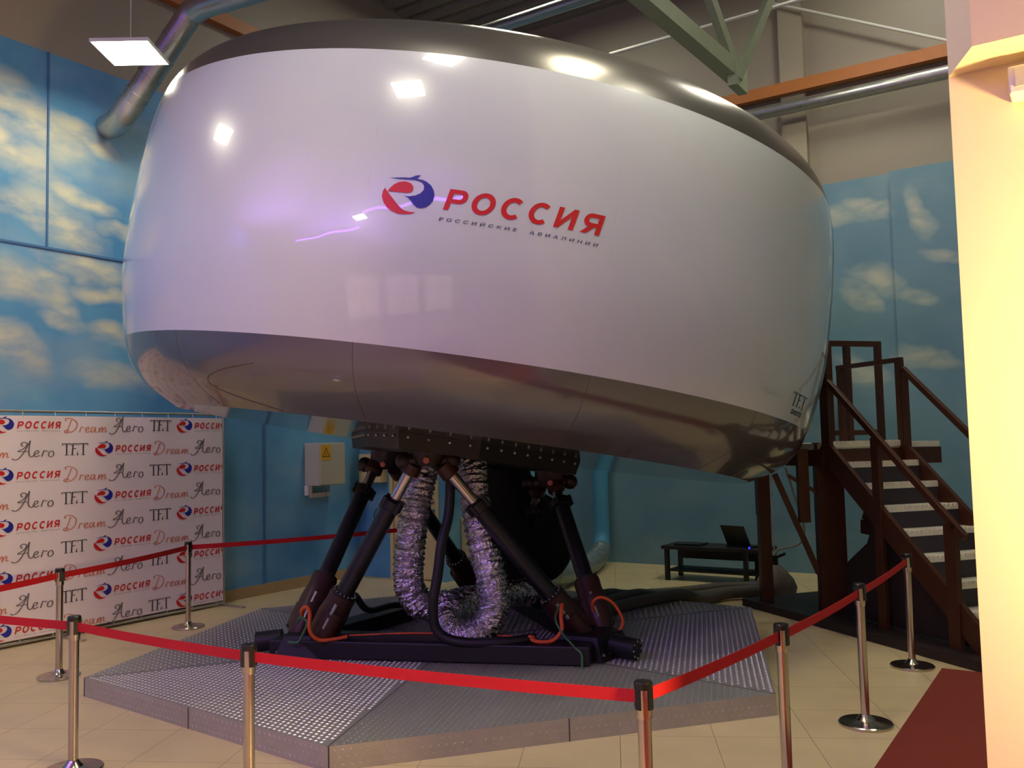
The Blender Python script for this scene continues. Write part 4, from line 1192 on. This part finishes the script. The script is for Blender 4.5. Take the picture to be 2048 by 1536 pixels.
# supporting tower
def leg(b, c, w, dp, z0, z1):
    rot = Matrix((Vector((0.836, 0.549, 0)), Vector((-0.549, 0.836, 0)), Vector((0, 0, 1)))).transposed()
    b.box((c[0], c[1], (z0 + z1) / 2), (w, dp, z1 - z0), rot)
b = B(); leg(b, (-2.44, 9.75), 0.28, 0.12, 0.0, 1.84); obj('support_post', b, M['stair'], stair)
b = B(); leg(b, (-3.25, 10.08), 0.125, 0.12, 0.0, 1.05); leg(b, (-3.25, 10.07), 0.135, 0.13, 1.04, 1.72); obj('support_post', b, M['stair'], stair)
b = B(); leg(b, (-2.67, 9.62), 0.11, 0.08, 1.01, 1.78); obj('hanging_post', b, M['stair'], stair)
b = B()
b.bar((-2.92, 9.47, 1.52), (-2.56, 9.68, 0.48), 0.05, 0.055)
b.bar((-2.80, 9.55, 1.50), (-2.52, 9.70, 1.30), 0.035, 0.04)
b.bar(st(0.35, 0.3, 1.12), st(0.75, 0.3, 0.92), 0.05, 0.12)
b.bar(st(0.30, 0.3, 0.98), st(0.75, 0.3, 0.95), 0.05, 0.14)
b.bar(st(0.42, 0.3, 0.62), st(0.75, 0.3, 0.98), 0.05, 0.14)
obj('brace', b, M['stair'], stair)
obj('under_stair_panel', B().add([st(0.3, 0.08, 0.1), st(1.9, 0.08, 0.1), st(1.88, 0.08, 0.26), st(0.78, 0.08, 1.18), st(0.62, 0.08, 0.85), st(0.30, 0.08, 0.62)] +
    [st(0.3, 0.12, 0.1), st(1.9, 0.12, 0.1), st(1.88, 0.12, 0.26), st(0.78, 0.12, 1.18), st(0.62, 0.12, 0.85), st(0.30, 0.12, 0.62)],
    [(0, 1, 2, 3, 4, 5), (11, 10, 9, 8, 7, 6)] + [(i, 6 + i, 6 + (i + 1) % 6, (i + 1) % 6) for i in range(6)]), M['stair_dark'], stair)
b = B()
e0, e1 = Vector((-3.55, 10.12, 0)), Vector((-0.75, 7.98, 0)); ed = (e1 - e0).normalized(); en = Vector((-ed.y, ed.x, 0))
b.prism([(p.x, p.y) for p in (e0, e1, e1 + en * 1.5, e0 + en * 1.5)], 0.0, 0.085)
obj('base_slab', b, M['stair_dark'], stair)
b = B(); c = Vector((-2.05, 9.55, 0.087))
b.bar(c, c + Vector((0.14, 0.09, 0)), 0.03, 0.003)
obj('tape_mark', b, M['yellow'], stair)

# ------------------------------------------------------------------ carpet, wall fixture
tag(obj('carpet', B().prism([(-1.2, -3.0), (1.5, -3.0), (1.5, 3.27), (-0.40, 3.27), (-0.40, 8.1), (-1.2, 8.1)], 0.0, 0.008), M['carpet'], None, (0, 3, 0)), 'red brown carpet runner at the lower right', 'carpet')
wf = thing('air_vent', 'white vent box under the bulkhead of the cream wall at the top right', 'vent', (0.1, 3.3, 3.0))
vr = Matrix.Rotation(R(0), 3, 'Z')
obj('vent_body', B().bx(-0.19, 0.9, 3.20, 3.30, 2.965, 3.055), M['white_plastic'], wf, bevel=0.006)
obj('vent_slot', B().bx(-0.17, -0.13, 3.195, 3.20, 2.985, 3.045), M['pale_print'], wf)

# ------------------------------------------------------------------ overhead services
sd = B()
sd.tube(spline([(-9.30, 5.93, 5.62), (-9.05, 5.85, 5.58), (-8.85, 5.82, 5.62), (-8.72, 5.84, 5.74)], 6), 0.14, 20)
Pq = [Vector((-8.72, 5.84, 5.74)) + (Vector((-7.87, 5.97, 6.58)) - Vector((-8.72, 5.84, 5.74))) * t for t in (0, 0.25, 0.5, 0.75, 1)]
sd.tube(Pq, 0.13, 20)
sd.tube([(-7.90, 5.965, 6.56), (-7.67, 5.98, 6.59), (-6.96, 6.1, 6.60), (-5.9, 6.28, 6.66), (-4.5, 6.5, 6.75)], 0.125, 20)
for t in (0.1, 0.3, 0.5, 0.7, 0.9):
    p = Vector((-8.72, 5.84, 5.74)).lerp(Vector((-7.87, 5.97, 6.58)), t); u = Vector((0.85, 0.13, 0.84)).normalized()
    sd.cyl(p - u * 0.012, p + u * 0.012, 0.139, n=20)
tag(obj('air_duct', sd, M['galv'], None, (-8.7, 5.8, 5.6), 40), 'silver spiral air duct rising from the left wall beside the bright LED panel', 'duct')
tag(obj('wall_duct', B().cyl((-6.0, YB - 0.32, 6.55), (4.0, YB - 0.32, 6.55), 0.09, n=20), M['galv'], None, (-1, YB - 0.3, 6.5), 40), 'shiny silver pipe along the back wall below the orange beam', 'pipe')
tag(obj('ceiling_pipe', B().cyl((-9.2, 9.97, 7.6), (3.8, 9.97, 7.6), 0.085, n=20), M['galv'], None, (-2, 9.97, 7.6), 40), 'thick silver pipe under the roof deck above the capsule', 'pipe')
tag(obj('ceiling_pipe', B().cyl((-9.2, 11.66, 7.6), (3.8, 11.66, 7.6), 0.025, n=12), M['white_plastic'], None, (-2, 11.66, 7.6), 40), 'thin white pipe under the roof deck, farther back', 'pipe')
tag(obj('ceiling_pipe', B().tube([(-3.71, 12.72, 8.21), (-1.0, 12.72, 6.80)], 0.02, 8), M['white_plastic'], None, (-2.3, 12.7, 7.5), 40), 'thin white pipe sloping down to the right on the upper back wall', 'pipe')
tr_ = thing('roof_truss', 'pale green steel truss with braces meeting at a point above the capsule', 'truss', (-3.02, 9.1, 5.69))
N0 = Vector((-3.02, 9.1, 5.72))
for q, w in (((-3.43, 7.72, 6.13), 0.17), ((-3.15, 8.72, 6.45), 0.09), ((-2.80, 9.64, 6.73), 0.09)):
    q = Vector(q); e = N0 + (q - N0) * (9.0 - N0.z) / (q.z - N0.z) if (9.0 - N0.z) / (q.z - N0.z) < 5 else N0 + (q - N0) * 5
    obj('truss_brace', B().bar(N0, e, w, w), M['truss'], tr_)
obj('truss_plate', B().box(N0 - Vector((0, 0, 0.02)), (0.10, 0.34, 0.26)), M['truss'], tr_)
